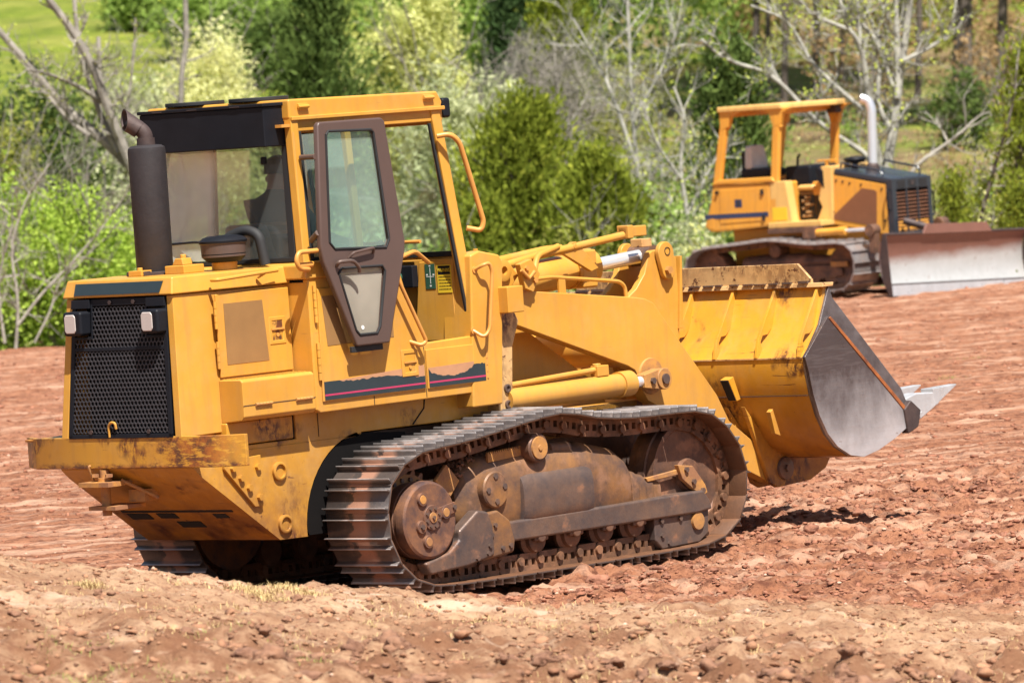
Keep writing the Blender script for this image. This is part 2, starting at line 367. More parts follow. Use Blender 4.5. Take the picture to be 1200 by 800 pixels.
# ---- engine enclosure
def ring(x0, x1, w, z): return [(x0, -w, z), (x1, -w, z), (x1, w, z), (x0, w, z)]
lo, hi = 1.205, 2.125
xr = lambda z: -1.575 - .075 * (2.125 - z) / .92
wr = lambda z: .497 + .066 * (2.125 - z) / .92
ec = MB()
# side walls (behind the access door), rear corner posts and inner bulkhead, so the radiator bay is a real recess
for sg in (-1, 1):
    ec.hexa([(xr(lo), sg * wr(lo), lo), (-.55, sg * .56, lo), (-.55, sg * .50, lo), (xr(lo), sg * (wr(lo) - .06), lo)],
            [(xr(hi), sg * wr(hi), hi), (-.55, sg * .56, hi), (-.55, sg * .50, hi), (xr(hi), sg * (wr(hi) - .06), hi)])
ec.box(-1.42, -1.38, -.5, .5, lo, hi)
ec.build('engine_enclosure', 'yellow', L, .006)
MB().box(-1.45, -1.425, -.47, .47, lo + .01, hi).build('radiator_core', 'dark', L)
# header of the hood, top deck with slightly rounded rim
hd = MB().hexa([(-1.60, -.515, 2.13), (-.56, -.585, 2.13), (-.56, .585, 2.13), (-1.60, .515, 2.13)],
               [(-1.565, -.492, 2.245), (-.56, -.565, 2.245), (-.56, .565, 2.245), (-1.565, .492, 2.245)]).build('hood', 'yellow', L, .012, seg=3)
MB().hexa([(-1.6005, .30 + .10, 2.147), (-1.6005, -.40, 2.147), (-1.598, -.40, 2.147), (-1.598, .40, 2.147)],
          [(-1.5765, .40, 2.222), (-1.5765, -.42, 2.222), (-1.574, -.42, 2.222), (-1.574, .40, 2.222)]).build('decal_panel', 'decal', hd)
# radiator grille: honeycomb plate
def hexplate(inside, y0, y1, z0, z1, x_at, s=.0195, th=.008, hole=.74):
    m = MB(); dy = s * math.sqrt(3); dz = s * 1.5; j = 0; z = z0
    while z < z1:
        y = y0 + (dy / 2 if j % 2 else 0)
        while y < y1:
            if inside(y, z):
                o_ = [(y + s * 1.01 * math.cos(R(60 * k + 30)), z + s * 1.01 * math.sin(R(60 * k + 30))) for k in range(6)]
                i_ = [(y + s * hole * math.cos(R(60 * k + 30)), z + s * hole * 1.05 * math.sin(R(60 * k + 30))) for k in range(6)]
                vs = [(x_at(q), p, q) for p, q in o_] + [(x_at(q), p, q) for p, q in i_] + [(x_at(q) + th, p, q) for p, q in i_]
                m.add(vs, [(k, (k + 1) % 6, 6 + (k + 1) % 6, 6 + k) for k in range(6)] + [(6 + k, 6 + (k + 1) % 6, 12 + (k + 1) % 6, 12 + k) for k in range(6)])
            y += dy
        z += dz; j += 1
    return m
gw = lambda z: .435 + .05 * (2.105 - z) / .9
gx = lambda z: xr(z) - .004
def ins(y, z):
    if not (1.245 < z < 2.085): return False
    if abs(z - 1.79) < .012 or z > 2.075: return False
    wv = gw(z) - .03
    if z > 1.87: wv = .245
    return abs(y) < wv
gm = hexplate(ins, -.5, .5, 1.23, 2.1, gx)
gr = gm.build('radiator_grille', 'grille', L, smooth=False)
fr = MB()
def gbar(ya, yb, za, zb, xo=0, th=.012):       # bar lying on the sloped grille plane
    f_ = lambda y, z: y if y not in ('L', 'R') else 0
    fr.hexa([(gx(za) - xo, ya(za), za), (gx(za) - xo, yb(za), za), (gx(za) + th, yb(za), za), (gx(za) + th, ya(za), za)],
            [(gx(zb) - xo, ya(zb), zb), (gx(zb) - xo, yb(zb), zb), (gx(zb) + th, yb(zb), zb), (gx(zb) + th, ya(zb), zb)])
k_ = lambda c: (lambda z: c)
for sg in (-1, 1):
    gbar(lambda z, s_=sg: s_ * gw(z), lambda z, s_=sg: s_ * (gw(z) - .035), 1.21, 2.115, .003)
    gbar(k_(sg * .25), k_(sg * .262), 1.86, 2.115, .004)
    gbar(lambda z, s_=sg: s_ * gw(z), k_(sg * .255), 1.855, 1.875, .004)
    gbar(lambda z, s_=sg: s_ * gw(z), k_(sg * .265), 2.06, 2.118, .016)
gbar(lambda z: -gw(z), lambda z: gw(z), 1.208, 1.236, .003)
gbar(k_(-.26), k_(.26), 2.075, 2.118, .002)
gbar(lambda z: -gw(z) + .03, lambda z: gw(z) - .03, 1.778, 1.802, .001)
fr.build('grille_frame', 'black', gr, .003)
b = MB()
for y, z in ((.08, 2.095), (-.14, 2.095), (.27, 1.25), (-.27, 1.25)): b.bolt((gx(z) - .003, y, z), 'x', .016, .008)
b.each('bolt', 'rust_pipe', gr)
for sg in (-1, 1):
    hm = MB().box(gx(2.0) - .09, gx(2.0) + .05, sg * .36 - .085, sg * .36 + .085, 1.885, 2.045).build('headlight', 'black', L, .022, seg=3)
    MB().prism([(sg * .36 + .012 + .052 * cx_ * (1 if abs(cx_) < 1 else .999), 1.965 + .062 * cz_) for cx_, cz_ in [(-1, -.72), (-.72, -1), (.72, -1), (1, -.72), (1, .72), (.72, 1), (-.72, 1), (-1, .72)]], gx(2.0) - .094, gx(2.0) - .080, 'x').build('lens', 'lens', hm, .006, seg=4)
T([(-1.655, .10, 1.216), (-1.66, .10, 1.29), (-1.665, .07, 1.315), (-1.665, .03, 1.31), (-1.66, .03, 1.27)], .0085, 'radiator_hook', 'yellow', rr=.02)
# ---- engine access door (machine's right side)
def side_door(x0, x1, z0, z1, y, mesh, latch, hinges, name='engine_door'):
    d = MB().prism([(x0, z0), (x1, z0), (x1, z1), (x0, z1)], y - .014, y).build(name, 'yellow', L, .005)
    MB().prism(mesh, y - .0165, y - .0135).build('louvre_mesh', 'mesh_dark', d)
    lx, lz = latch; lt = MB()
    lt.prism([(lx - .075, lz - .09), (lx + .075, lz - .09), (lx + .075, lz + .09), (lx - .075, lz + .09)], y - .019, y - .012,
             holes=[[(lx - .05, lz - .065), (lx - .05, lz + .065), (lx + .05, lz + .065), (lx + .05, lz - .065)]])
    lh = lt.build('latch_plate', 'yellow', d, .004)
    MB().box(lx - .05, lx + .05, y - .0155, y - .012, lz - .065, lz + .065).build('latch_recess', 'yellow_low', d)
    MB().box(lx - .06, lx + .06, y - .026, y - .016, lz + .004, lz + .016).cyl((lx, 0, lz - .03), .013, y - .02, y - .012).build('door_handle', 'orange_rail', d)
    for z in hinges:
        hm = MB()
        for k in range(4): hm.cyl((x0 - .012, y - .014, 0), .012, z + k * .045, z + k * .045 + .042, 'z', 12)
        hm.build('hinge', 'yellow', d)
    return d
side_door(-1.265, -.585, 1.56, 2.105, -.566, [(-1.20, 1.64), (-.81, 1.64), (-.84, 2.04), (-1.20, 2.04)], (-.715, 1.83), (1.62, 1.88))
T([(-1.28, -.565, 2.20), (-1.28, -.62, 2.20), (-.72, -.625, 2.225)], .013, 'handrail', 'yellow', rr=.03)
MB().tube([(-.86, -.575, 2.19), (-.84, -.62, 2.215)], .013).build('rail_bracket', 'yellow', L)
# ---- toolbox with tread top
tb = MB().prism([(-.56, 1.545), (-.755, 1.545), (-.775, 1.53), (-.775, 1.30), (-.75, 1.275), (-.56, 1.26)], -1.275, -.60, 'x').build('toolbox', 'yellow', L, .008)
m = MB()
for i in range(34):
    for j in range(6):
        x = -1.25 + i * .0188; y = -.585 - j * .026
        m.box(x - .004, x + .004, y - .007, y + .007, 1.545, 1.550) if (i + j) % 2 else m.box(x - .007, x + .007, y - .004, y + .004, 1.545, 1.550)
m.build('tread_plate', 'yellow', tb, smooth=False)
m = MB().box(-1.276, -.599, -.778, -.7745, 1.372, 1.376); m.build('lid_seam', 'rust_pipe', tb)
for x in (-1.17, -.79):
    m = MB()
    for k in range(5): m.cyl((0, -.782, 1.374), .011, x + k * .031, x + k * .031 + .028, 'x', 12)
    m.build('hinge', 'frame_yellow', tb)
MB().prism([(-1.28, 1.11), (-.66, 1.11), (-.66, 1.265), (-1.28, 1.265)], -.61, -.5).build('lower_panel', 'yellow_low', L, .012)
MB().box(-.655, -.645, -.60, -.5, 1.09, 1.30).build('panel_gap', 'dark', L)
MB().prism([(-.645, 1.095), (1.32, 1.09), (1.32, 1.31), (-.645, 1.30)], -.615, .615).build('lower_skirt', 'yellow_low', L, .008)
m = MB().box(-.435, -.431, -.6185, -.614, 1.10, 1.30).tube([(.62, -.617, 1.30), (.60, -.617, 1.20), (.48, -.617, 1.10)], .005)
m.each('skirt_seam', 'dark', L)
MB().box(-1.3, -.57, .3, .6, 1.1, 1.6).build('left_step_box', 'yellow_low', L, .01)
# ---- cab lower body
cb = L
MB().prism([(-.57, 1.285), (-.535, 1.265), (1.14, 1.27), (1.155, 1.66), (.525, 1.645), (.275, 2.175), (-.57, 2.15)], -.75, -.70).build('side_panel', 'yellow', cb, .010)
MB().prism([(-.57, 1.285), (-.535, 1.265), (1.14, 1.27), (1.155, 2.20), (-.57, 2.15)], .70, .75).build('side_panel', 'yellow', cb, .010)
MB().box(-.572, -.53, -.745, -.50, 1.285, 2.13).box(-.572, -.53, .50, .745, 1.285, 2.13).each('rear_corner_panel', 'yellow', cb, .006)
MB().prism([(-.60, 2.15), (-.60, 2.245), (-.56, 2.265), (-.36, 2.265), (-.36, 2.15)], -.765, .765).build('cab_sill', 'yellow', cb, .012)
MB().box(-.53, 1.15, -.70, .70, 1.56, 1.62).build('cab_floor', 'dark', cb)
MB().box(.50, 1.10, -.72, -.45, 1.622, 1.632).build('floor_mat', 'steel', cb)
MB().prism([(.45, 1.645), (.30, 2.14), (.36, 2.17), (.52, 1.66)], -.70, -.62).build('door_jamb', 'yellow', cb, .006)
# hinged service door behind the open cab door + black-blue decal band
sd_ = MB().prism([(-.515, 1.335), (.485, 1.335), (.485, 1.60), (.255, 2.08), (-.50, 2.08)], -.763, -.75).build('service_door', 'yellow', cb, .005)
MB().prism([(-.44, 1.70), (.20, 1.71), (.20, 2.02), (-.47, 2.03)], -.7655, -.762).build('louvre_mesh', 'mesh_dark', sd_)
for z in (1.48, 1.86):
    m = MB()
    for k in range(5): m.cyl((-.527, -.762, 0), .013, z + k * .05, z + k * .05 + .046, 'z', 12)
    m.build('hinge', 'yellow', sd_)
lx, lz, y = .335, 1.525, -.763
MB().prism([(lx - .08, lz - .09), (lx + .08, lz - .09), (lx + .08, lz + .09), (lx - .08, lz + .09)], y - .008, y,
           holes=[[(lx - .052, lz - .062), (lx - .052, lz + .062), (lx + .052, lz + .062), (lx + .052, lz - .062)]]).build('latch_plate', 'yellow', sd_, .004)
MB().box(lx - .052, lx + .052, y - .002, y, lz - .062, lz + .062).build('latch_recess', 'yellow_low', sd_)
MB().box(lx - .06, lx + .06, y - .014, y - .004, lz, lz + .012).cyl((lx, 0, lz - .03), .012, y - .01, y).build('door_handle', 'orange_rail', sd_)
def band(x0, x1, seed, parent, y, hi_=1.46, lo_=1.345, primer_top=1.50):
    r_ = random.Random(seed); n = 46
    top = []
    for i in range(n + 1):
        u = i / n; x = x0 + (x1 - x0) * u
        dip = (.022 * math.sin(u * 3.3 + seed) + .012 * math.sin(u * 9 + 2 * seed)) if seed == 1 else -.055 * math.sin(min(1, u * 1.25) * math.pi) ** .6 * (1 if u < .8 else .4)
        top.append((x, hi_ - .012 + dip * (.8 if seed == 1 else 1) + r_.uniform(-.005, .005)))
    if seed == 1: top = [(x, min(z, hi_ + .006)) for x, z in top]
    pm = MB().prism([(x0, lo_ + .05), (x1, lo_ + .05), (x1, primer_top), (x0, hi_)], y - .0012, y).build('peeled_adhesive', 'primer', parent)
    dc = MB().prism([(x0, lo_), (x1, lo_)] + top[::-1], y - .0032, y - .0014).build('decal_band', 'decal', parent)
    MB().prism([(x0, lo_ + .026), (x1, lo_ + .026), (x1, lo_ + .038), (x0, lo_ + .038)], y - .0042, y - .0033).build('pinstripe', 'decal_red', parent)
band(-.50, .475, 1, sd_, -.7635)
s2 = MB().prism([(.505, 1.335), (1.09, 1.335), (1.09, 1.60), (.505, 1.60)], -.763, -.75).build('service_cover', 'yellow', cb, .005)
band(.515, 1.08, 2, s2, -.7635, 1.475, 1.345, 1.485)
MB().box(.493, .499, -.7515, -.7495, 1.28, 1.62).box(-.02, -.014, -.7515, -.7495, 1.272, 1.334).build('panel_gap', 'dark', cb)
m = MB()
for k in range(5): m.cyl((1.10, -.762, 0), .010, 1.36 + k * .045, 1.40 + k * .045, 'z', 12)
m.build('hinge', 'orange_rail', s2)
# ---- cab superstructure
def bar4(m, a, b, wa, wb=None):     # a,b centre points, half sizes (x,y)
    wb = wb or wa
    q = lambda p, w: [(p[0] - w[0], p[1] - w[1], p[2]), (p[0] + w[0], p[1] - w[1], p[2]), (p[0] + w[0], p[1] + w[1], p[2]), (p[0] - w[0], p[1] + w[1], p[2])]
    return m.hexa(q(a, wa), q(b, wb))
for sg in (-1, 1):
    bar4(MB(), (-.535, sg * .695, 2.22), (-.505, sg * .635, 3.22), (.035, .035)).build('cab_pillar', 'yellow', cb, .010)
    bar4(MB(), (1.07, sg * .70, 1.62), (.87, sg * .635, 3.2), (.045, .032)).build('cab_pillar', 'yellow', cb, .010)
bar4(MB(), (.02, .70, 2.15), (.02, .635, 3.2), (.03, .025)).build('cab_pillar', 'yellow', cb, .008)
bar4(MB(), (.0, -.70, 2.15), (.0, -.635, 3.2), (.028, .025)).build('cab_pillar', 'yellow', cb, .008)
MB().tube([(-.557, -.715, 2.28), (-.53, -.672, 3.12)], .009).build('wiring_conduit', 'orange_rail', cb)
MB().box(-.47, .95, -.655, -.60, 3.12, 3.205).box(-.47, .95, .60, .655, 3.12, 3.205).box(.84, .92, -.6, .6, 3.10, 3.205).box(-.54, -.47, -.6, .6, 3.05, 3.2).build('roof_beam', 'yellow', cb, .008)
rf = MB().prism([(-.545, 3.205), (.93, 3.205), (.95, 3.25), (.90, 3.325), (-.545, 3.338)], -.665, .665).build('cab_roof', 'yellow', cb, .016, seg=3)
MB().box(-.54, .95, -.685, .685, 3.195, 3.222).build('drip_rail', 'yellow', rf, .006)
for x in (-.42, .80): MB().box(x - .045, x + .045, -.680, -.655, 3.262, 3.305).cyl((0, -.68, 3.284), .013, x - .05, x + .05, 'x', 10).build('roof_bracket', 'yellow', rf, .005)
ac = MB().prism([(-.725, 3.035), (-.50, 3.035), (-.50, 3.30), (-.725, 3.30)], -.60, .56).build('air_conditioner', 'black', cb, .008)
MB().box(-.735, -.06, -.612, .572, 3.30, 3.322).build('lid', 'black', ac, .005)
for x, y in ((-.45, .30), (-.40, -.25)): MB().cyl((x, y, 0), .20, 3.338, 3.365, 'z', 30).build('fan_cover', 'rubber', ac, .006)
m = MB()
for y in (.38, .05, -.35): m.box(-.7375, -.735, y - .045, y + .045, 3.308, 3.313)
m.each('lid_clip', 'steel', ac)
MB().box(-.62, -.52, -.66, -.60, 3.155, 3.175).build('bracket', 'orange_rail', ac)
# windows
MB().hexa([(-.565, -.60, 2.30), (-.557, -.60, 2.30), (-.557, .60, 2.30), (-.565, .60, 2.30)], [(-.528, -.57, 3.06), (-.520, -.57, 3.06), (-.520, .57, 3.06), (-.528, .57, 3.06)]).build('rear_window', 'glass_rear', cb, smooth=False)
s = MB().box(-.572, -.55, -.655, .655, 2.268, 2.298)
for sg in (-1, 1): bar4(s, (-.562, sg * .622, 2.29), (-.525, sg * .585, 3.06), (.008, .028))
s.build('window_seal', 'rubber', cb, .004)
MB().hexa([(-.50, -.722, 2.29), (-.06, -.722, 2.29), (-.06, -.716, 2.29), (-.50, -.716, 2.29)], [(-.47, -.655, 3.10), (-.06, -.655, 3.10), (-.06, -.649, 3.10), (-.47, -.649, 3.10)]).build('quarter_window', 'glass', cb, smooth=False)
s = MB(); bar4(s, (-.485, -.722, 2.27), (-.455, -.655, 3.12), (.014, .008)); s.hexa([(-.5, -.73, 2.265), (-.03, -.73, 2.265), (-.03, -.71, 2.265), (-.5, -.71, 2.265)], [(-.5, -.728, 2.29), (-.03, -.728, 2.29), (-.03, -.71, 2.29), (-.5, -.71, 2.29)])
s.build('window_seal', 'rubber', cb, .003)
MB().hexa([(-.49, .716, 2.29), (1.02, .716, 2.29), (1.02, .722, 2.29), (-.49, .722, 2.29)], [(-.46, .649, 3.12), (.86, .649, 3.12), (.86, .655, 3.12), (-.46, .655, 3.12)]).build('side_window', 'glass', cb, smooth=False)
MB().hexa([(1.03, -.66, 2.24), (1.036, -.66, 2.24), (1.036, .66, 2.24), (1.03, .66, 2.24)], [(.892, -.60, 3.13), (.898, -.60, 3.13), (.898, .60, 3.13), (.892, .60, 3.13)]).build('windshield', 'glass', cb, smooth=False)
s = MB().box(1.0, 1.05, -.66, .66, 2.20, 2.235)
for sg in (-1, 1): bar4(s, (1.025, sg * .655, 2.23), (.885, sg * .598, 3.13), (.014, .018))
s.box(.87, .90, -.6, .6, 3.115, 3.14).build('windshield_seal', 'rubber', cb, .004)
s = MB(); bar4(s, (1.012, -.715, 1.68), (.815, -.65, 3.11), (.010, .010)); s.build('door_seal', 'rubber', cb, .003)
# dash and consoles seen through the doorway
MB().box(1.02, 1.06, -.66, .66, 1.62, 2.20).build('front_bulkhead', 'yellow', cb, .006)
MB().prism([(-.02, 2.17), (-.26, 2.17), (-.30, 1.62), (-.62, 1.62), (-.62, 2.185), (-.02, 2.185)], .985, 1.018, 'x').build('dash_panel', 'yellow', cb, .005)
MB().hexa([(.98, -.61, 1.63), (.98, -.23, 1.63), (1.018, -.23, 1.63), (1.018, -.61, 1.63)], [(.98, -.61, 2.17), (.98, -.31, 2.17), (1.018, -.31, 2.17), (1.018, -.61, 2.17)]).build('dash_door', 'yellow', cb, .006)
MB().box(.93, 1.0, -.29, .60, 2.0, 2.15).build('instrument_panel', 'black', cb, .008)
for y in (-.16, -.07, .05): MB().cyl((0, y, 2.075), .035, .915, .932, 'x', 20).build('gauge', 'sticker_g', cb)
st = MB().box(.9765, .9798, -.605, -.475, 1.955, 2.145).build('warning_sticker', 'sticker', cb, smooth=False)
MB().box(.9755, .9764, -.598, -.485, 2.080, 2.138).build('sticker_header', 'black', st, smooth=False)
mt = Matrix(((0, 0, -1, .9745), (-1, 0, 0, -.541), (0, 1, 0, 2.108), (0, 0, 0, 1)))
text_mesh('WARNING', 'lettering', .036, mt, 'sticker', st, sx=.68)
m = MB()
for k in range(5):
    y = -.597
    while y < -.492:
        l_ = rng.uniform(.006, .018); m.box(.9757, .9764, y, min(y + l_, -.488), 2.060 - k * .021, 2.066 - k * .021); y += l_ + .004
m.build('small_print', 'black', st, smooth=False)
s3 = MB().box(.9765, .9798, -.455, -.365, 1.985, 2.155).build('lever_pattern_sticker', 'sticker_g', cb, smooth=False)
MB().box(.9755, .9764, -.414, -.410, 2.02, 2.13).box(.9755, .9764, -.446, -.374, 2.066, 2.070).box(.9755, .9764, -.45, -.435, 2.076, 2.086).box(.9755, .9764, -.39, -.375, 2.076, 2.086).box(.9755, .9764, -.418, -.404, 2.137, 2.145).box(.9755, .9764, -.418, -.404, 2.0, 2.01).each('pattern_mark', 'white', s3, smooth=False)
MB().prism([(.06, 1.63), (.62, 1.63), (.52, 2.06), (.06, 2.10)], -.42, -.30).build('control_console', 'yellow', cb, .012)
MB().box(.10, .40, -.44, -.29, 2.10, 2.15).build('armrest', 'seat', cb, .02, seg=3)
MB().tube(rounded([(.45, -.36, 2.05), (.50, -.36, 2.24), (.56, -.36, 2.30)], .04), .012).lathe([(0, .01), (.01, .028), (.04, .028), (.055, .008)], (.56, -.36, 2.29), 'z').build('control_lever', 'black', cb)
T([(.42, -.64, 2.22), (.64, -.60, 2.26), (.82, -.55, 2.17)], .016, 'grab_bar', 'orange_rail', cb)
T([(.70, -.60, 2.32), (.70, .20, 2.32)], .012, 'windshield_rail', 'orange_rail', cb)
seat = MB().box(-.12, .36, -.12, .36, 2.0, 2.12).build('operator_seat', 'seat', cb, .04, seg=3)
MB().hexa([(-.20, -.08, 2.08), (-.06, -.08, 2.08), (-.06, .34, 2.08), (-.20, .34, 2.08)], [(-.28, -.04, 2.52), (-.17, -.04, 2.52), (-.17, .30, 2.52), (-.28, .30, 2.52)]).build('backrest', 'seat', seat, .04, seg=3)
MB().box(-.05, .30, -.06, .30, 1.62, 2.0).build('seat_base', 'rubber', seat, .01)
MB().box(-.50, -.32, -.50, .55, 1.62, 2.28).build('rear_shelf', 'seat', cb, .02)
# hand rails of the cab
T([(.83, -.70, 3.02), (.90, -.76, 3.03), (.965, -.78, 2.97), (1.14, -.79, 2.42), (1.12, -.78, 2.36), (1.04, -.72, 2.385)], .018, 'handrail', 'orange_rail', cb, 12, .07)
T([(.10, -.755, 2.15), (.115, -.82, 2.17), (.19, -.83, 2.13), (.445, -.83, 1.66), (.40, -.825, 1.635), (.36, -.755, 1.665)], .014, 'handrail', 'orange_rail', cb, 12, .05)
T([(-.46, -.77, 2.33), (-.46, -.83, 2.335), (-.72, -.83, 2.335), (-.75, -.83, 2.28), (-.72, -.83, 2.225), (-.60, -.80, 2.215), (-.58, -.76, 2.215)], .016, 'handrail', 'orange_rail', cb, 12, .05)
MB().cyl((0, -.785, 2.245), .020, -.68, -.56, 'x').tube([(-.62, -.785, 2.24), (-.625, -.785, 2.17)], .008).build('door_holdback', 'orange_rail', cb)
MB().box(.955, 1.035, -.66, -.56, 3.14, 3.275).build('work_lamp', 'black', cb, .02, seg=3)
T([(-.60, .56, 3.08), (-.60, .66, 2.7), (-.61, .68, 2.3)], .012, 'drain_pipe', 'orange_rail', cb)
# ---- open cab door (brown frame, two panes)
dr = MB().prism([(-.505, 3.15), (-.485, 3.175), (.115, 3.175), (.145, 3.15), (.262, 2.34), (.25, 2.27), (.045, 1.68), (-.27, 1.68), (-.535, 2.26), (-.55, 2.37)], -.875, -.83,
    holes=[[(-.43, 3.085), (-.405, 3.11), (.00, 3.10), (.025, 3.08), (.105, 2.37), (.07, 2.315), (-.42, 2.335), (-.465, 2.38)],
           [(-.40, 2.17), (-.37, 2.205), (.02, 2.195), (.045, 2.16), (-.04, 1.80), (-.075, 1.755), (-.24, 1.755), (-.275, 1.79)]]).build('cab_door', 'brown', L, .014, seg=3)
MB().prism([(-.46, 3.10), (.02, 3.10), (.10, 2.33), (-.46, 2.33)], -.856, -.850).build('door_window', 'glass_door', dr, smooth=False)
MB().prism([(-.39, 2.20), (.04, 2.19), (-.05, 1.76), (-.27, 1.76)], -.856, -.850).build('door_window', 'glass_low', dr, smooth=False)
for hs in ([(-.43, 3.085), (-.405, 3.11), (.00, 3.10), (.025, 3.08), (.105, 2.37), (.07, 2.315), (-.42, 2.335), (-.465, 2.38)],
           [(-.40, 2.17), (-.37, 2.205), (.02, 2.195), (.045, 2.16), (-.04, 1.80), (-.075, 1.755), (-.24, 1.755), (-.275, 1.79)]):
    P3 = [(x, -.874, z) for x, z in hs]; MB().tube(P3 + [P3[0]], .009, 8).build('window_seal', 'rubber', dr)
T([(-.42, -.875, 2.22), (-.43, -.91, 2.25), (-.31, -.93, 2.25), (-.26, -.93, 2.20), (-.25, -.92, 2.17)], .013, 'door_lever', 'frame_dark', dr, rr=.03)
T([(-.30, -.875, 2.265), (-.28, -.905, 2.30), (-.08, -.905, 2.32), (-.06, -.875, 2.285)], .010, 'door_handle', 'brown', dr, rr=.03)
MB().box(-.30, .0, -.85, -.825, 1.64, 1.68).build('door_foot', 'rubber', dr, .004)
MB().tube([(-.545, -.85, 2.45), (-.52, -.76, 2.40)], .02).tube([(-.52, -.85, 2.95), (-.50, -.70, 2.95)], .018).build('door_hinge', 'brown', dr)
MB().cyl((-.19, 0, 1.80), .014, -.858, -.8565).build('maker_mark', 'white', dr)
# ---- muffler, pre-cleaner, hood fittings
mu = MB().lathe([(2.26, .115), (2.275, .122), (3.06, .126), (3.085, .122), (3.10, .10), (3.105, .05)], (-1.10, .13, 0), 'z', 40).build('muffler', 'muffler', L, angle=25)
ep = MB().tube(rounded([(-1.10, .13, 3.09), (-1.10, .13, 3.185), (-1.145, .18, 3.235)], .05, 5), .050, 20)
ep.lathe([(3.10, .062), (3.150, .060)], (-1.10, .13, 0), 'z', 20)
ex = ep.build('exhaust_pipe', 'rust_pipe', mu)
# slanted mouth: open tube with a real wall, cut so that it gapes to the rear left
a = Vector((-1.125, .158, 3.205)); d = Vector((-.46, .56, .56)).normalized(); u = d.orthogonal().normalized(); v = d.cross(u)
m = MB(); n = 28; vs = []
cut = Vector((-.86, .40, .12)).normalized(); far_ = a + d * .12
for rr_, end in ((.058, 0), (.062, 1), (.055, 1), (.050, 0)):
    for k in range(n):
        an = 2 * math.pi * k / n; off = (u * math.cos(an) + v * math.sin(an)) * rr_; p = a + off
        if end: tt = (far_ - p).dot(cut) / d.dot(cut); p = p + d * max(.004, tt)
        vs.append(p)
m.add(vs, [(j * n + k, j * n + (k + 1) % n, (j + 1) * n + (k + 1) % n, (j + 1) * n + k) for j in range(3) for k in range(n)])
m.build('exhaust_mouth', 'rust_pipe', ex)
MB().tube([a, a + d * .098], .0535, 24).build('bore_shade_plug', 'dark', ex)  # black plug paints the shade inside the open pipe
MB().cyl((-1.10, .13, 0), .15, 2.243, 2.268, 'z', 30).box(-1.28, -1.22, .05, .22, 2.245, 2.275).build('muffler_flange', 'rust_pipe', mu, .004)
MB().box(-1.30, -1.20, .06, .10 + .08, 2.246, 2.282).cyl((-1.25, .12, 0), .018, 2.28, 2.30, 'z').build('lifting_lug', 'yellow', L, .004)
fc = MB().box(-1.17, -.98, -.21, -.03, 2.245, 2.30).prism([(-.155, 2.30), (-.145, 2.345), (-.08, 2.345), (-.05, 2.30)], -1.12, -1.03, 'x').cyl((-1.07, -.11, 0), .02, 2.34, 2.37, 'z').build('filler_cap', 'yellow', L, .006)
pc = MB().lathe([(2.245, .085), (2.30, .085)], (-.83, -.25, 0), 'z', 24).build('pre_cleaner_base', 'yellow', L, .004)
pb = MB().lathe([(2.30, .10), (2.33, .135), (2.335, .148), (2.42, .152), (2.425, .158), (2.44, .158), (2.465, .12), (2.475, .03)], (-.83, -.25, 0), 'z', 36).build('air_pre_cleaner', 'can_brown', L, angle=25)
MB().lathe([(2.425, .160), (2.44, .162), (2.462, .135), (2.472, .10), (2.476, .02)], (-.83, -.25, 0), 'z', 36).lathe([(2.30, .11), (2.335, .146), (2.355, .150)], (-.83, -.25, 0), 'z', 36, False).build('lid', 'black', pb, angle=25)
m = MB(); m.tube(rounded([(-.72, -.20, 2.25), (-.70, -.12, 2.44), (-.66, -.30, 2.50), (-.64, -.40, 2.46), (-.63, -.43, 2.26)], .08, 5), .035, 12); m.build('intake_hose', 'rubber', L)
T([(-.56, .58, 2.42), (-.60, .25, 2.43), (-.66, .05, 2.42)], .008, 'wiper_arm', 'black', L)
# curled cable behind the rear window
MB().tube([(-.50, .42, 3.04), (-.50, .40, 2.95), (-.50, .37, 2.82), (-.50, .36, 2.70), (-.50, .40, 2.58), (-.50, .46, 2.50), (-.50, .50, 2.42)], .005, 6).build('cable', 'rubber', L)
MB().box(-.60, -.57, -.46, -.42, 2.92, 2.97).build('rear_camera', 'black', L, .008)
# ---- front column, tower, lift arms
MB().prism([(.935, 1.17), (1.235, 1.17), (1.33, 2.13), (1.30, 2.185), (1.10, 2.225), (1.01, 2.20)], -.765, -.50).build('front_column', 'yellow', L, .014, seg=3)
MB().prism([(.935, 1.17), (1.235, 1.17), (1.33, 2.13), (1.30, 2.185), (1.10, 2.225), (1.01, 2.20)], .50, .765).build('front_column', 'yellow', L, .014, seg=3)
b = MB()
for x in (1.07, 1.22): b.bolt((x, -.62, 2.215), 'z', .018, .02, 1)
b.each('bolt', 'yellow', L)
T([(1.04, -.765, 2.10), (1.06, -.83, 2.13), (1.11, -.84, 2.14), (1.135, -.84, 2.08), (1.07, -.84, 1.69), (1.02, -.83, 1.64), (.985, -.765, 1.69)], .013, 'handrail', 'orange_rail', rr=.04)
m = MB()
for x, z in ((1.04, 2.10), (.985, 1.69)): m.cyl((x, 0, z), .024, -.772, -.764)
m.each('rail_foot', 'orange_rail', L)
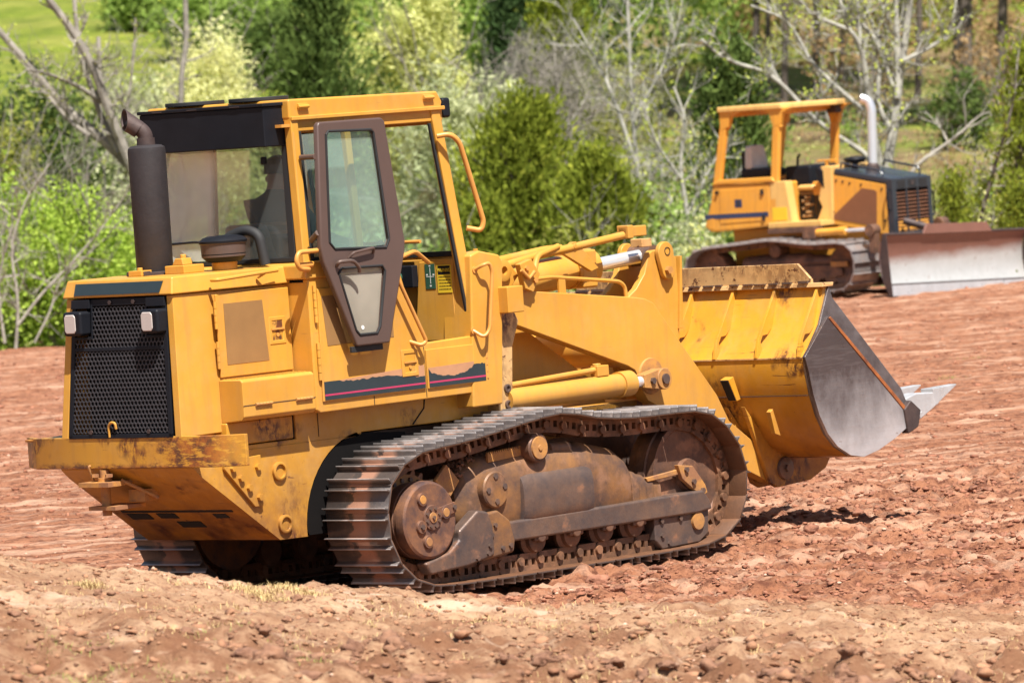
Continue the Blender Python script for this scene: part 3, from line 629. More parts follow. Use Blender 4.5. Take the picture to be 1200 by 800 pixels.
for sg in (-1, 1):
    y0, y1 = sorted((sg * .50, sg * .60)); ya, yb = sorted((sg * .60, sg * .72))
    tw = MB().prism([(1.24, 1.12), (1.38, 1.12), (1.42, 1.55), (1.50, 1.72), (1.46, 1.79), (1.28, 1.80)], ya, yb).build('tower_post', 'yellow_rusty', L, .008)
    b = MB()
    for z in (1.16, 1.27): b.lathe([(sg * .72, .03), (sg * .735, .03), (sg * .737, .018), (sg * .725, .016)], (1.33, 0, z), n=18)
    b.each('pin', 'frame_dark', tw)
    MB().prism([(1.28, 2.19), (1.40, 2.17), (1.60, 2.13), (1.70, 2.02), (1.62, 1.95), (1.30, 1.96)], y0 + .03, y1 - .02).build('tower_ear', 'yellow', L, .008)
    MB().lathe([(sg * .50, .075), (sg * .60, .075), (sg * .605, .06), (sg * .605, .03), (sg * .56, .028)], (1.52, 0, 2.065), n=26).build('arm_pivot_pin', 'yellow', L)
    # lift arm
    arm = [(1.44, 1.90), (1.55, 1.925), (1.70, 1.915), (2.86, 1.785), (2.97, 1.768), (3.06, 1.73), (3.12, 1.66), (3.68, 1.03), (3.80, .83), (4.05, .66), (4.36, .53), (4.43, .46), (4.42, .38), (4.33, .34), (4.20, .35),
           (3.75, .55), (3.35, .86), (3.08, .98), (2.93, 1.05), (2.87, 1.14), (2.855, 1.20), (2.81, 1.275), (2.74, 1.31), (1.56, 1.70), (1.46, 1.76)]
    A = MB().prism(arm, y0, y1).build('lift_arm', 'yellow', L, .008)
    MB().lathe([(sg * .60, .13), (sg * .615, .125), (sg * .618, .0)], (2.97, 0, 1.22), n=30, cap=False).build('pin_boss', 'frame_yellow', A)
    # lift cylinder
    yc = sg * .685
    cy = MB().rod((1.34, yc, 1.185), (2.62, yc, 1.195), .078, n=28)
    cy.rod((2.52, yc, 1.195), (2.645, yc, 1.196), .090, n=28).build('lift_cylinder', 'yellow', L)
    MB().rod((2.64, yc, 1.196), (2.80, yc, 1.197), .038, n=20).build('piston_rod', 'chrome', L)
    MB().prism([(2.76, 1.15), (2.95, 1.125), (3.02, 1.14), (3.055, 1.20), (3.02, 1.27), (2.95, 1.275), (2.76, 1.245)], min(yc + .045, yc - .045), max(yc + .045, yc - .045)).lathe([(yc - .06, .075), (yc + .06, .075)], (2.96, 0, 1.20), n=24).build('rod_eye', 'frame_yellow', L, .006)
    MB().cyl((2.96, 0, 1.20), .036, min(yc, yc + sg * .075), max(yc, yc + sg * .075)).bolt((2.84, yc + sg * .045, 1.195), r=.024, h=.02, sg=sg).each('pin', 'frame_dark', L)
    T([(1.40, yc - sg * 0, 1.285), (2.24, yc, 1.315), (2.33, yc, 1.32)], .020, 'hydraulic_pipe', 'yellow')
    MB().box(2.28, 2.40, yc - .035, yc + .035, 1.27, 1.345).cyl((2.31, yc, 0), .03, 1.29, 1.36, 'z').build('pipe_fitting', 'yellow', L, .006)
MB().cyl((2.95, 0, 1.42), .13, -.5, .5, 'y', 28).build('cross_tube', 'yellow', L)
# inner chassis cheeks and pump bay between the arms
for sg in (-1, 1):
    ya, yb = sorted((sg * .30, sg * .34))
    MB().prism([(1.2, .9), (2.9, .8), (2.72, 1.18), (2.0, 1.62), (1.55, 1.78), (1.2, 1.85)], ya, yb).build('chassis_cheek', 'yellow', L, .006)
MB().box(1.15, 1.24, -.60, .60, 1.12, 2.05).build('front_bulkhead', 'yellow', L, .01)
MB().box(1.2, 3.0, -.44, .44, .85, 1.06).build('chassis_deck', 'yellow_low', L, .01)
MB().prism([(-.85, 1.785), (-.72, 1.785), (-.72, 1.965), (-.85, 1.965)], 1.262, 1.425, 'x').build('valve_box', 'yellow', L, .008)
MB().box(1.25, 1.40, -.72, -.50, 1.80, 1.96).build('box_bracket', 'frame_dark', L)
# linkage on the tower ear
MB().prism([(1.62, 2.10), (1.74, 2.13), (1.82, 2.02), (1.74, 1.90), (1.66, 1.93)], -.66, -.61).build('lock_link', 'yellow', L, .005)
m = MB(); m.tube([(1.62, -.67, 2.06), (1.68, -.68, 2.00), (1.74, -.68, 2.04)], .014); m.bolt((1.76, -.66, 1.98), r=.02); m.bolt((1.68, -.66, 2.07), r=.018); m.build('lock_pin', 'orange_rail', L)
# ---- tilt cylinder, hoses and bell crank
tc = MB().rod((1.75, 0, 1.915), (2.95, 0, 1.995), .118, n=32).rod((2.84, 0, 1.988), (3.08, 0, 2.004), .132, n=32).build('tilt_cylinder', 'yellow', L)
MB().box(2.86, 3.02, -.135, .135, 1.86, 2.13).build('gland_clamp', 'yellow', tc, .018, seg=3)
MB().rod((3.08, 0, 2.004), (3.66, 0, 2.04), .050, n=24).build('tilt_rod', 'chrome', L)
T([(1.72, -.26, 2.06), (2.25, -.26, 2.13), (2.95, -.25, 2.19), (3.23, -.25, 2.215)], .028, 'hydraulic_pipe', 'yellow', n=14)
MB().box(3.18, 3.40, -.29, -.21, 2.195, 2.27).box(3.18, 3.24, -.305, -.195, 2.185, 2.28).build('pipe_block', 'yellow', L, .008)
T([(1.80, -.05, 2.085), (2.55, -.06, 2.15), (2.72, -.06, 2.15)], .035, 'hydraulic_pipe', 'yellow', n=14)
MB().prism([(2.50, 2.13), (2.62, 2.20), (2.66, 2.20), (2.88, 2.0), (2.80, 1.98)], -.27, -.235).bolt((2.63, -.27, 2.17), r=.02).build('pipe_bracket', 'yellow', L, .005)
T([(2.02, -.36, 1.93), (2.08, -.36, 1.99), (2.20, -.30, 2.13), (2.46, -.27, 2.18)], .022, 'hydraulic_pipe', 'yellow', n=12)
T([(1.75, -.55, 1.98), (2.05, -.55, 1.985), (2.76, -.55, 1.905), (2.82, -.55, 1.87), (2.83, -.55, 1.79)], .014, 'arm_rail', 'yellow', rr=.06)
MB().box(2.12, 2.19, -.56, -.54, 1.86, 1.975).build('rail_post', 'yellow', L, .003)
for sg in (-1, 1):
    ya, yb = sorted((sg * .10, sg * .155))
    MB().prism([(3.56, 2.06), (3.60, 2.08), (3.76, 2.08), (3.86, 2.01), (3.86, 1.60), (3.80, 1.2), (3.66, .98), (3.50, 1.02), (3.38, 1.40), (3.22, 1.72), (3.40, 1.82), (3.50, 1.92)], ya, yb).build('bell_crank', 'yellow', L, .01)
    MB().prism([(3.88, 2.02), (3.90, 2.02), (3.86, 1.5), (3.82, 1.5)], ya - .02, yb + .02).build('stiffener', 'yellow', L, .003)
    ym, yn = sorted((sg * .16, sg * .20))
    MB().prism(arc(3.70, 2.05, .085, 0, 180, 10) + arc(3.72, 1.93, .07, 180, 360, 10), ym, yn).build('crank_link', 'yellow', L, .008)
    MB().lathe([(sg * .20, .030), (sg * .206, .028), (sg * .19, .022), (sg * .19, 0)], (3.71, 0, 2.065), n=20, cap=False).each('pin', 'dark', L)
    MB().bolt((3.70, sg * .20, 1.93), r=.03, h=.03, sg=sg).each('bolt', 'frame_yellow', L)
MB().box(3.44, 3.55, -.20, -.09, 2.11, 2.17).build('crank_stop', 'yellow_rusty', L, .006)
MB().cyl((3.68, 0, 2.04), .075, -.10, .10).build('rod_eye', 'frame_dark', L)
MB().prism([(3.62, 1.0), (3.75, 1.12), (4.02, 1.05), (4.0, .9), (3.7, .88)], -.09, .09).build('bucket_link', 'yellow_rusty', L, .01)
# ---- bucket
out = [(4.215, 1.745), (4.12, 1.48), (3.935, 1.26), (3.93, 1.17), (3.965, 1.0), (4.02, .84), (4.10, .70), (4.20, .60), (4.34, .525), (4.49, .50), (4.67, .535), (5.06, .69)]
inn = [(4.245, 1.745), (4.15, 1.47), (3.965, 1.25), (3.96, 1.17), (3.995, 1.01), (4.05, .86), (4.125, .72), (4.22, .63), (4.35, .555), (4.49, .53), (4.66, .565), (5.05, .715)]
shell = []
m = MB(); n = len(out); W_ = 1.205
vs = [(x, y, z) for y in (-W_, W_) for x, z in out] + [(x, y, z) for y in (-W_, W_) for x, z in inn]
fs = []
for i in range(n - 1):
    fs += [(i, i + 1, n + i + 1, n + i), (2 * n + i, 3 * n + i, 3 * n + i + 1, 2 * n + i + 1), (i, 2 * n + i, 2 * n + i + 1, i + 1), (n + i, n + i + 1, 3 * n + i + 1, 3 * n + i)]
fs += [(0, n, 3 * n, 2 * n), (n - 1, 3 * n - 1, 4 * n - 1, 2 * n - 1)]
BK = m.add(vs, fs).build('bucket', 'yellow_bucket', L, angle=24)
m = MB().box(3.925, 3.936, -1.2, 1.2, 1.252, 1.262)
m.build('weld_seam', 'yellow_rusty', BK)
MB().box(3.958, 3.969, -1.2, 1.2, .985, .990).build('fold_line', 'rust_pipe', BK)
MB().prism([(4.17, 1.742), (4.29, 1.742), (4.30, 1.77), (4.18, 1.775)], -1.235, 1.235).build('rim_bar', 'yellow_rusty', BK, .005)
MB().prism([(1.12, 1.77), (1.12, 1.80), (1.0, 1.915), (-1.0, 1.915), (-1.12, 1.80), (-1.12, 1.77)], 4.19, 4.215, 'x').build('spill_guard', 'yellow_rusty', BK, .005)
m = MB(); y = -1.1
while y < 1.1:
    l_ = rng.uniform(.04, .12); m.box(4.165, 4.20, y, y + l_, 1.772, 1.772 + rng.uniform(.008, .02)); y += l_ + rng.uniform(.01, .08)
m.each('weld_bead', 'frame_dark', BK)
for k in range(7):
    y = -1.17 + k * .39
    MB().prism([(4.185, 1.74), (3.955, 1.40), (3.915, 1.265), (3.935, 1.262), (3.99, 1.325), (3.975, 1.375), (4.005, 1.42), (4.06, 1.425), (4.125, 1.48), (4.215, 1.74)], y - .011, y + .011).build('rib', 'yellow_bucket', BK, .002)
for sg in (-1, 1):
    ya, yb = sorted((sg * 1.205, sg * 1.225))
    sp = [(4.255, 1.75), (4.285, 1.66), (5.00, .95), (5.10, .76), (5.07, .685)] + out[::-1][1:-1]
    MB().prism(sp, ya, yb).build('bucket_side', 'steel_dark', BK, .003)
    ya, yb = sorted((sg * 1.225, sg * 1.252))
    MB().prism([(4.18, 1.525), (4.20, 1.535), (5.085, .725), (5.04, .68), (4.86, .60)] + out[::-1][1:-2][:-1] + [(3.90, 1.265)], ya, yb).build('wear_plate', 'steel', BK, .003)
    MB().prism([(4.19, 1.52), (4.215, 1.53), (5.09, .735), (5.065, .715)], ya - (.006 if sg < 0 else 0), yb + (.006 if sg > 0 else 0)).build('edge_weld', 'rust_weld', BK, .004)
    for yo in (.56,):
        ya, yb = sorted((sg * .60, sg * .64))
        MB().prism([(3.93, .92), (3.98, .80), (4.16, .35), (4.24, .31), (4.62, .33), (4.80, .40), (5.0, .64), (4.5, .52), (4.2, .60)], ya, yb).build('hinge_ear', 'yellow_bucket', BK, .006)
        ya, yb = sorted((sg * .44, sg * .48))
        MB().prism([(3.93, .92), (3.98, .80), (4.16, .35), (4.24, .31), (4.62, .33), (4.80, .40), (5.0, .64), (4.5, .52), (4.2, .60)], ya, yb).build('hinge_ear', 'yellow_bucket', BK, .006)
    MB().lathe([(sg * .64, .085), (sg * .66, .08), (sg * .665, .05)], (4.33, 0, .44), n=24).bolt((4.33, sg * .665, .44), r=.03, h=.02, sg=sg).build('hinge_pin', 'frame_dark', BK)
MB().prism([(5.03, .715), (5.06, .675), (5.22, .75), (5.21, .765)], -1.24, 1.24).build('cutting_edge', 'steel_bright', BK, .003)
for k in range(8):
    y = -1.15 + k * 2.30 / 7
    tt = MB().prism([(4.93, .665), (5.02, .64), (5.22, .70), (5.46, .80), (5.47, .885), (5.20, .90), (5.02, .86), (4.96, .80)], y - .055, y + .055).build('tooth', 'steel_bright', L, .012)
    MB().hexa([(5.40, y - .058, .785), (5.40, y + .058, .785), (5.39, y + .058, .915), (5.39, y - .058, .915)], [(5.70, y - .035, .915), (5.70, y + .035, .915), (5.70, y + .035, .925), (5.70, y - .035, .925)]).build('tooth_tip', 'steel_bright', tt, .006)
    MB().lathe([(y - .07, .045), (y + .07, .045)], (5.08, 0, .78), n=20).build('tooth_bolt', 'steel_bright', tt, .008)
MB().prism([(5.0, .62), (5.12, .66), (5.16, .78), (5.05, .86), (4.97, .80)], -1.27, -1.2).build('corner_guard', 'rust_pipe', BK, .01)
wb = MB().prism([(3.90, 1.14), (3.84, 1.12), (3.92, .96), (3.965, .97)], -.58, -.50).build('wear_block', 'yellow_bucket', BK, .004)
MB().prism([(3.838, 1.115), (3.915, .965), (3.92, .965), (3.845, 1.12)], -.575, -.505).build('worn_face', 'rubber', wb)
MB().prism([(3.93, .90), (3.90, .88), (3.94, .72), (4.0, .70)], -.9, -.86).build('lug', 'yellow_bucket', BK, .004)
# ---- crawler tracks
prof = [(-.44, .76), (-.39, .84), (-.25, .94), (-.12, .99), (.06, 1.01), (.29, 1.02), (.55, 1.045), (.85, 1.085), (1.17, 1.125), (1.36, 1.135), (1.52, 1.11), (1.70, 1.065), (2.08, 1.03), (2.52, 1.03), (2.75, 1.025), (2.90, .995),
        (3.0, .945), (3.13, .84), (3.22, .72), (3.27, .60), (3.285, .47), (3.25, .30), (3.16, .16), (3.06, .085), (2.93, .035), (2.78, .01), (2.3, .004), (1.0, .004), (.12, .012), (-.06, .03), (-.20, .075), (-.32, .16), (-.41, .26), (-.465, .38), (-.48, .50), (-.475, .63)]
def track_path(prof, want):
    P2 = [Vector(p) for p in prof]
    for _ in range(2):       # Chaikin smoothing
        Q2 = []
        for i in range(len(P2)):
            a, b = P2[i], P2[(i + 1) % len(P2)]; Q2 += [a * .75 + b * .25, a * .25 + b * .75]
        P2 = Q2
    seg = [(P2[(i + 1) % len(P2)] - P2[i]).length for i in range(len(P2))]; tot = sum(seg)
    NS = round(tot / want); pitch = tot / NS
    def at(s_):
        s_ %= tot; i = 0
        while s_ > seg[i]: s_ -= seg[i]; i += 1
        a, b = P2[i], P2[(i + 1) % len(P2)]; return a + (b - a) * (s_ / seg[i])
    def frame(k, ph=0.):
        a, b = at((k + ph) * pitch), at((k + 1 + ph) * pitch)
        t_ = (b - a).normalized(); nrm = Vector((-t_.y, t_.x))      # path runs clockwise seen from the right: outward normal
        return a, b, t_, nrm
    return NS, pitch, frame
NS, pitch, frame = track_path(prof, .2)
# shoe master (local: x along track, z outward, centred)
pl = pitch
shoe_prof = [(-pl * .49, -.046), (-pl * .49, -.030), (-pl * .40, -.030), (-pl * .385, .010), (-pl * .355, .010), (-pl * .33, -.032), (pl * .20, -.032), (pl * .225, .006), (pl * .255, .006), (pl * .28, -.032), (pl * .44, -.034), (pl * .47, -.044), (pl * .44, -.048), (-pl * .44, -.046)]
me_s = None
WS = .565
for sg in (-1, 1):
    yc = sg * .918
    cm = MB()
    for k in range(NS):
        a, b, t_, nn = frame(k); c2 = (a + b) / 2
        mp = lambda u, v: (c2.x + t_.x * u + nn.x * v, c2.y + t_.y * u + nn.y * v)
        for yo in (-.105, .105):
            lk = [mp(u, v) for u, v in ((-pl * .46, -.047), (pl * .46, -.047), (pl * .60, -.10), (pl * .60, -.135), (pl * .42, -.165), (-pl * .42, -.165), (-pl * .40, -.12), (-pl * .50, -.09))]
            h1 = [mp(u, v) for u, v in ((-.060, -.080), (-.060, -.125), (-.022, -.125), (-.022, -.080))]
            h2 = [mp(u, v) for u, v in ((.012, -.080), (.012, -.125), (.050, -.125), (.050, -.080))]
            cm.prism(lk, yc + yo - .022, yc + yo + .022, holes=[h1, h2])
        px_, pz_ = mp(pl * .5, -.115)
        cm.cyl((px_, 0, pz_), .030, yc - .150, yc + .150, 'y', 12)
        cm.cyl((px_, 0, pz_), .040, yc - .08, yc + .08, 'y', 12)
    tk = cm.build('track', 'chain', L, smooth=True)
    for k in range(NS):
        a, b, t_, nn = frame(k); c2 = (a + b) / 2
        if me_s is None:
            o = MB().prism(shoe_prof, -WS / 2, WS / 2).box(-.02, -.005, -.05, -.03, -.0325, -.0315)
            o = o.build('track_shoe', 'shoe', tk, .004); me_s = o.data
            sb = MB()
            for x in (-.045, .03):
                for y in (-.09, -.04, .04, .09): sb.bolt((x, y, -.033), 'z', .014, .012, 1)
        else:
            o = bpy.data.objects.new('track_shoe', me_s); COL.objects.link(o); o.parent = tk
            bb = o.modifiers.new('bevel', 'BEVEL'); bb.width = .004; bb.segments = 1; bb.limit_method = 'ANGLE'; bb.angle_limit = R(38)
        X = Vector((t_.x, 0, t_.y)); Z = Vector((nn.x, 0, nn.y)); Y = Z.cross(X)
        o.matrix_local = Matrix(((X.x, Y.x, Z.x, c2.x), (X.y, Y.y, Z.y, yc), (X.z, Y.z, Z.z, c2.y), (0, 0, 0, 1)))
        o.location.y += rng.uniform(-.003, .003)
    # sprocket + final drive
    y_ = lambda v: sg * v
    sp = MB(); n = 25; ringp = []
    for i in range(n * 4):
        an = 2 * math.pi * i / (n * 4); rr_ = .345 if i % 4 in (0, 1) else .30; ringp.append((rr_ * math.cos(an), .50 + rr_ * math.sin(an)))
    sp.prism(ringp, min(y_(.88), y_(.955)), max(y_(.88), y_(.955)))
    spk = sp.build('sprocket', 'chain', L, .004)
    b = MB()
    MB().lathe([(y_(.955), .305), (y_(.963), .305), (y_(.965), .24)], (0, 0, .5), n=40).build('bolt_ring', 'frame_yellow', spk)
    for i in range(22): b.bolt((.285 * math.cos(i * math.pi / 11), y_(.963), .5 + .27 * math.sin(i * math.pi / 11)), r=.016, h=.018, sg=sg)
    b.each('bolt', 'frame_dark', spk)
    fd = MB().lathe([(y_(.70), .33), (y_(.86), .33)], (0, 0, .5), n=40).lathe([(y_(.95), .25), (y_(1.03), .252), (y_(1.033), .258), (y_(1.06), .258), (y_(1.063), .254), (y_(1.09), .255), (y_(1.093), .262), (y_(1.13), .262), (y_(1.155), .257), (y_(1.165), .24), (y_(1.165), 0)], (0, 0, .5), n=48, cap=False).build('final_drive', 'hub', L, angle=22)
    c = MB()
    c.lathe([(y_(1.165), .085), (y_(1.178), .083), (y_(1.178), .0)], (.015, 0, .515), n=30, cap=False)
    for an, rr_ in ((125, .155), (205, .125), (250, .165), (10, .13)):
        c.lathe([(y_(1.165), .046), (y_(1.183), .043), (y_(1.183), 0)], (.015 + rr_ * math.cos(R(an)) * 1.0, 0, .515 + rr_ * math.sin(R(an))), n=20, cap=False)
    c.prism([(.05, .50), (.05, .57), (.235, .60), (.245, .53)], min(y_(1.165), y_(1.180)), max(y_(1.165), y_(1.180)))
    c.build('hub_casting', 'hub', fd, .003)
    c = MB()
    for an, rr_ in ((125, .155), (250, .165), (10, .13)): c.lathe([(y_(1.183), .030), (y_(1.186), .028), (y_(1.186), 0)], (.015 + rr_ * math.cos(R(an)), 0, .515 + rr_ * math.sin(R(an))), n=18, cap=False)
    c.lathe([(y_(1.178), .036), (y_(1.184), .034), (y_(1.184), 0)], (.015, 0, .515), n=18, cap=False)
    c.each('hub_plug', 'frame_yellow', fd)
    c = MB()
    for i in range(8): c.bolt((.015 + .062 * math.cos(R(45 * i + 20)), y_(1.178), .515 + .062 * math.sin(R(45 * i + 20))), r=.011, h=.01, sg=sg)
    c.bolt((.015 + .125 * math.cos(R(205)), y_(1.183), .515 + .125 * math.sin(R(205))), r=.018, h=.012, sg=sg); c.bolt((.225, y_(1.18), .565), r=.018, h=.012, sg=sg); c.bolt((.015, y_(1.184), .515), r=.014, h=.01, sg=sg)
    c.each('bolt', 'frame_dark', fd)
    # idler
    ix, iz = 2.80, .535
    idl = MB().lathe([(y_(.80), .375), (y_(.87), .375), (y_(.875), .39), (y_(.96), .39), (y_(.965), .375), (y_(1.035), .375), (y_(1.035), .345), (y_(1.02), .33), (y_(1.02), .12), (y_(1.05), .11), (y_(1.05), 0)], (ix, 0, iz), n=56, cap=False).build('idler_wheel', 'roller', L, angle=22)
    MB().prism([(2.30, .56), (2.62, .585), (2.66, .60), (2.66, .55), (2.32, .53)], min(y_(1.05), y_(1.075)), max(y_(1.05), y_(1.075))).prism([(2.62, .62), (2.78, .60), (2.90, .46), (2.92, .40), (2.86, .38), (2.78, .43), (2.66, .52)], min(y_(1.06), y_(1.10)), max(y_(1.06), y_(1.10))).build('idler_bracket', 'frame_yellow', idl, .006)
    b = MB()
    for x, z in ((2.70, .58), (2.77, .49), (2.86, .42)): b.bolt((x, y_(1.10), z), r=.02, h=.018, sg=sg)
    b.each('bolt', 'frame_dark', idl)
    # carrier roller
    cr = MB().lathe([(y_(.80), .075), (y_(.84), .075), (y_(.84), .10), (y_(.95), .10), (y_(.95), .085), (y_(1.02), .085), (y_(1.02), .10), (y_(1.13), .10), (y_(1.14), .09)], (1.15, 0, .875), n=32).build('carrier_roller', 'roller', L, angle=25)
    MB().lathe([(y_(1.14), .078), (y_(1.15), .076), (y_(1.15), .02), (y_(1.158), .018), (y_(1.158), 0)], (1.15, 0, .875), n=28, cap=False).build('roller_cap', 'frame_yellow', cr)
    MB().box(1.08, 1.22, min(y_(.62), y_(.80)), max(y_(.62), y_(.80)), .80, .90).build('roller_bracket', 'frame_dark', cr)
    # roller frame
    tf = MB().prism([(.50, .405), (2.84, .425), (2.90, .36), (2.93, .285), (2.78, .27), (.62, .27), (.50, .30)], min(y_(.78), y_(1.13)), max(y_(.78), y_(1.13))).build('track_frame', 'frame_dark', L, .018, seg=3)
    def loft(st, cfun, n=36, sup=2.6):
        m = MB(); vs = []
        for x, cy, cz, ry, rz in st:
            for k in range(n):
                a_ = 2 * math.pi * k / n; c_, s_ = math.cos(a_), math.sin(a_)
                vs.append((x, sg * (cy + ry * math.copysign(abs(c_) ** (2 / sup), c_)), cz + rz * math.copysign(abs(s_) ** (2 / sup), s_)))
        q = len(st)
        return m.add(vs, [(j * n + k, j * n + (k + 1) % n, (j + 1) * n + (k + 1) % n, (j + 1) * n + k) for j in range(q - 1) for k in range(n)] + [tuple(range(n))[::-1], tuple(range((q - 1) * n, q * n))])
    loft([(.44, .93, .56, .06, .12), (.50, .93, .57, .13, .22), (.66, .94, .58, .155, .285), (1.0, .945, .585, .165, .29), (1.30, .945, .585, .165, .29), (1.66, .945, .575, .165, .285), (1.70, .945, .575, .175, .295), (1.74, .945, .575, .165, .285), (2.0, .95, .55, .16, .25), (2.10, .95, .53, .15, .20), (2.14, .95, .50, .14, .17)], None).build('recoil_housing', 'frame', tf, angle=30)
    loft([(.965, .975, .535, .13, .165), (.975, .978, .54, .155, .185), (1.05, .98, .54, .165, .19), (1.62, .98, .54, .165, .19), (1.69, .978, .54, .155, .185), (1.70, .975, .535, .13, .165)], None, sup=3.4).build('recoil_cover', 'frame_dark', tf, angle=30)
    loft([(1.36, .93, .83, .07, .05), (1.38, .95, .82, .10, .075), (1.58, .95, .81, .10, .075), (1.60, .93, .82, .07, .05)], None, sup=4).build('housing_lug', 'frame', tf, angle=30)
    for k in range(4): loft([(2.12 + k * .09, .95, .44, .15 - k * .012, .19 - k * .03), (2.20 + k * .09, .95, .44, .145 - k * .012, .18 - k * .03)], None, sup=4).build('housing_step', 'frame', tf, angle=30)
    MB().lathe([(y_(.95), .125), (y_(1.125), .125), (y_(1.135), .115), (y_(1.135), 0)], (.70, 0, .635), n=34, cap=False).build('pivot_cap', 'frame', tf, angle=25)
    b = MB()
    for x, z in ((.70, .725), (.62, .635), (.785, .65), (.70, .555)): b.bolt((x, y_(1.125), z), r=.022, h=.018, sg=sg)
    b.each('bolt', 'frame_dark', tf)
    MB().prism([(.28, .40), (.48, .52), (.58, .50), (.62, .40), (.62, .20), (.35, .155), (-.02, .135), (-.07, .22), (.17, .27), (.28, .34)], min(y_(1.06), y_(1.16)), max(y_(1.06), y_(1.16))).build('sprocket_guard', 'frame_dark', tf, .02, seg=3)
    MB().prism([(.52, .48), (.70, .50), (.82, .42), (.86, .28), (.84, .20), (.52, .17)], min(y_(1.02), y_(1.135)), max(y_(1.02), y_(1.135))).build('guide_guard', 'frame', tf, .02, seg=3)
    MB().prism([(.22, .74), (.34, .84), (.46, .72), (.36, .62)], min(y_(1.0), y_(1.03)), max(y_(1.0), y_(1.03))).build('scraper_plate', 'frame_yellow', tf, .006)
    st_ = [(.72, .815), (1.28, .845), (1.28, .90), (.72, .87)]
    q = MB().prism(st_, min(y_(1.04), y_(1.06)), max(y_(1.04), y_(1.06)))
    for k in range(28): q.prism([(.72 + k * .02, .868 + k * .001), (.74 + k * .02, .868 + k * .001), (.73 + k * .02, .884 + k * .001)], min(y_(1.04), y_(1.06)), max(y_(1.04), y_(1.06)))
    q.build('step_plate', 'frame_yellow', tf)
    b = MB()
    for x, z in ((.55, .22), (.44, .20), (.60, .38), (.66, .40), (.62, .34), (.80, .25), (.72, .24), (.57, .27)): b.bolt((x, y_(1.16 if x < .6 else 1.135), z), r=.017, h=.014, sg=sg)
    b.each('bolt', 'frame_dark', tf)
    MB().prism([(2.33, .30), (2.50, .27), (2.92, .30), (2.90, .12), (2.80, .065), (2.40, .055), (2.33, .12)], min(y_(1.0), y_(1.10)), max(y_(1.0), y_(1.10))).build('front_guard', 'frame_dark', tf, .012)
    MB().lathe([(y_(1.10), .062), (y_(1.12), .060), (y_(1.122), 0)], (2.78, 0, .215), n=24, cap=False).build('guard_boss', 'frame_yellow', tf)
    b = MB()
    for x, z in ((2.40, .25), (2.40, .15), (2.47, .09), (2.60, .25)): b.bolt((x, y_(1.10), z), r=.018, h=.016, sg=sg)
    b.each('bolt', 'frame_dark', tf)
    for x in (.42, .78, 1.14, 1.50, 1.84, 2.16):
        ro = MB().lathe([(y_(.74), .10), (y_(.80), .10), (y_(.80), .115), (y_(.83), .115), (y_(.83), .095), (y_(1.005), .095), (y_(1.005), .12), (y_(1.03), .12), (y_(1.045), .09), (y_(1.075), .085), (y_(1.085), .05)], (x, 0, .255), n=30).build('track_roller', 'roller', L, angle=25)
        MB().cyl((x, 0, .275), .042, min(y_(1.08), y_(1.125)), max(y_(1.08), y_(1.125))).box(x - .065, x + .075, min(y_(1.07), y_(1.115)), max(y_(1.07), y_(1.115)), .245, .305).build('roller_collar', 'roller', ro, .012)
    # packed soil on the frame
    sm = MB(); r_ = random.Random(9)
    for _ in range(900):
        x = r_.uniform(.45, 2.25); y = y_(r_.uniform(.82, 1.03)); h = np.interp(x, [.45, .62, 1.3, 1.62, 1.92, 2.16, 2.34], [.80, .865, .875, .86, .80, .64, .55]) - max(0, abs(y) - .955) ** 2 * 11 + r_.uniform(-.02, .006)
        if 1.3 < x < 1.62 and r_.random() < .6: continue
        s_ = r_.uniform(.006, .024); c0 = Vector((x, y, h))
        pts = [c0 + Vector((r_.uniform(-1, 1), r_.uniform(-1, 1), r_.uniform(-.6, .8))).normalized() * s_ for _ in range(6)]
        sm.add(pts, [(0, 1, 2), (0, 2, 3), (0, 3, 4), (1, 2, 5), (2, 3, 5), (3, 4, 5), (0, 1, 4), (1, 4, 5)])
    tag(sm.build('packed_soil', 'soil', tf, smooth=False), kind='stuff')
# ================================================================ BULLDOZER
M['dz_yellow'] = paint('bulldozer_enamel', (.74, .34, .045), (.66, .29, .04), chips=.74, dust=.22)
M['dz_blue'] = plain('blue_stripe', (.03, .045, .10), .4)
M['dz_light'] = paint('faded_enamel', (.76, .47, .15), (.68, .40, .12), chips=.74, dust=.3)
M['dz_navy'] = plain('navy_enamel', (.030, .034, .043), .22)
M['dz_mesh'] = plain('rusty_side_mesh', (.20, .075, .03), .8, var=.2)
M['dz_slat'] = metal('rusty_slats', (.24, .10, .05), (.12, .055, .035), .6, .2)
M['dz_seat'] = plain('pale_vinyl', (.62, .60, .56), .6)
m_, t_, p_ = mat('blade_steel')            # rust above, scoured steel below: wear of the mouldboard itself
z_ = zcoord(t_)[2]
k_b = ramp(t_, mth(t_, 'ADD', z_, mth(t_, 'MULTIPLY', noise(t_, 5, 6, .7, stretch=(1, .4, 1)), .16)), (.44, 0), (.60, 1))
c_ = mix(t_, k_b, mix(t_, noise(t_, 6, 8), (.42, .42, .40), (.58, .58, .57)), mix(t_, noise(t_, 5, 8), (.24, .11, .08), (.16, .075, .055)))
c_ = mix(t_, ramp(t_, noise(t_, 9, 8, .7), (.60, 0), (.66, .55)), c_, (.22, .11, .07))
t_.links.new(c_, p_.inputs['Base Color']); p_.inputs['Roughness'].default_value = .5
t_.links.new(mth(t_, 'MULTIPLY', mth(t_, 'SUBTRACT', 1., k_b), .35), p_.inputs['Metallic']); M['blade'] = m_
DM = Matrix(((.7853, .6151, -.0702, 5.5717), (-.6166, .7873, -.0006, 87.5167), (.0549, .0438, .9975, .5247), (0, 0, 0, 1)))
D = thing('bulldozer', 'distant orange bulldozer with an open canopy, chrome exhaust stack and wide rusty blade', 'bulldozer', matrix=DM)
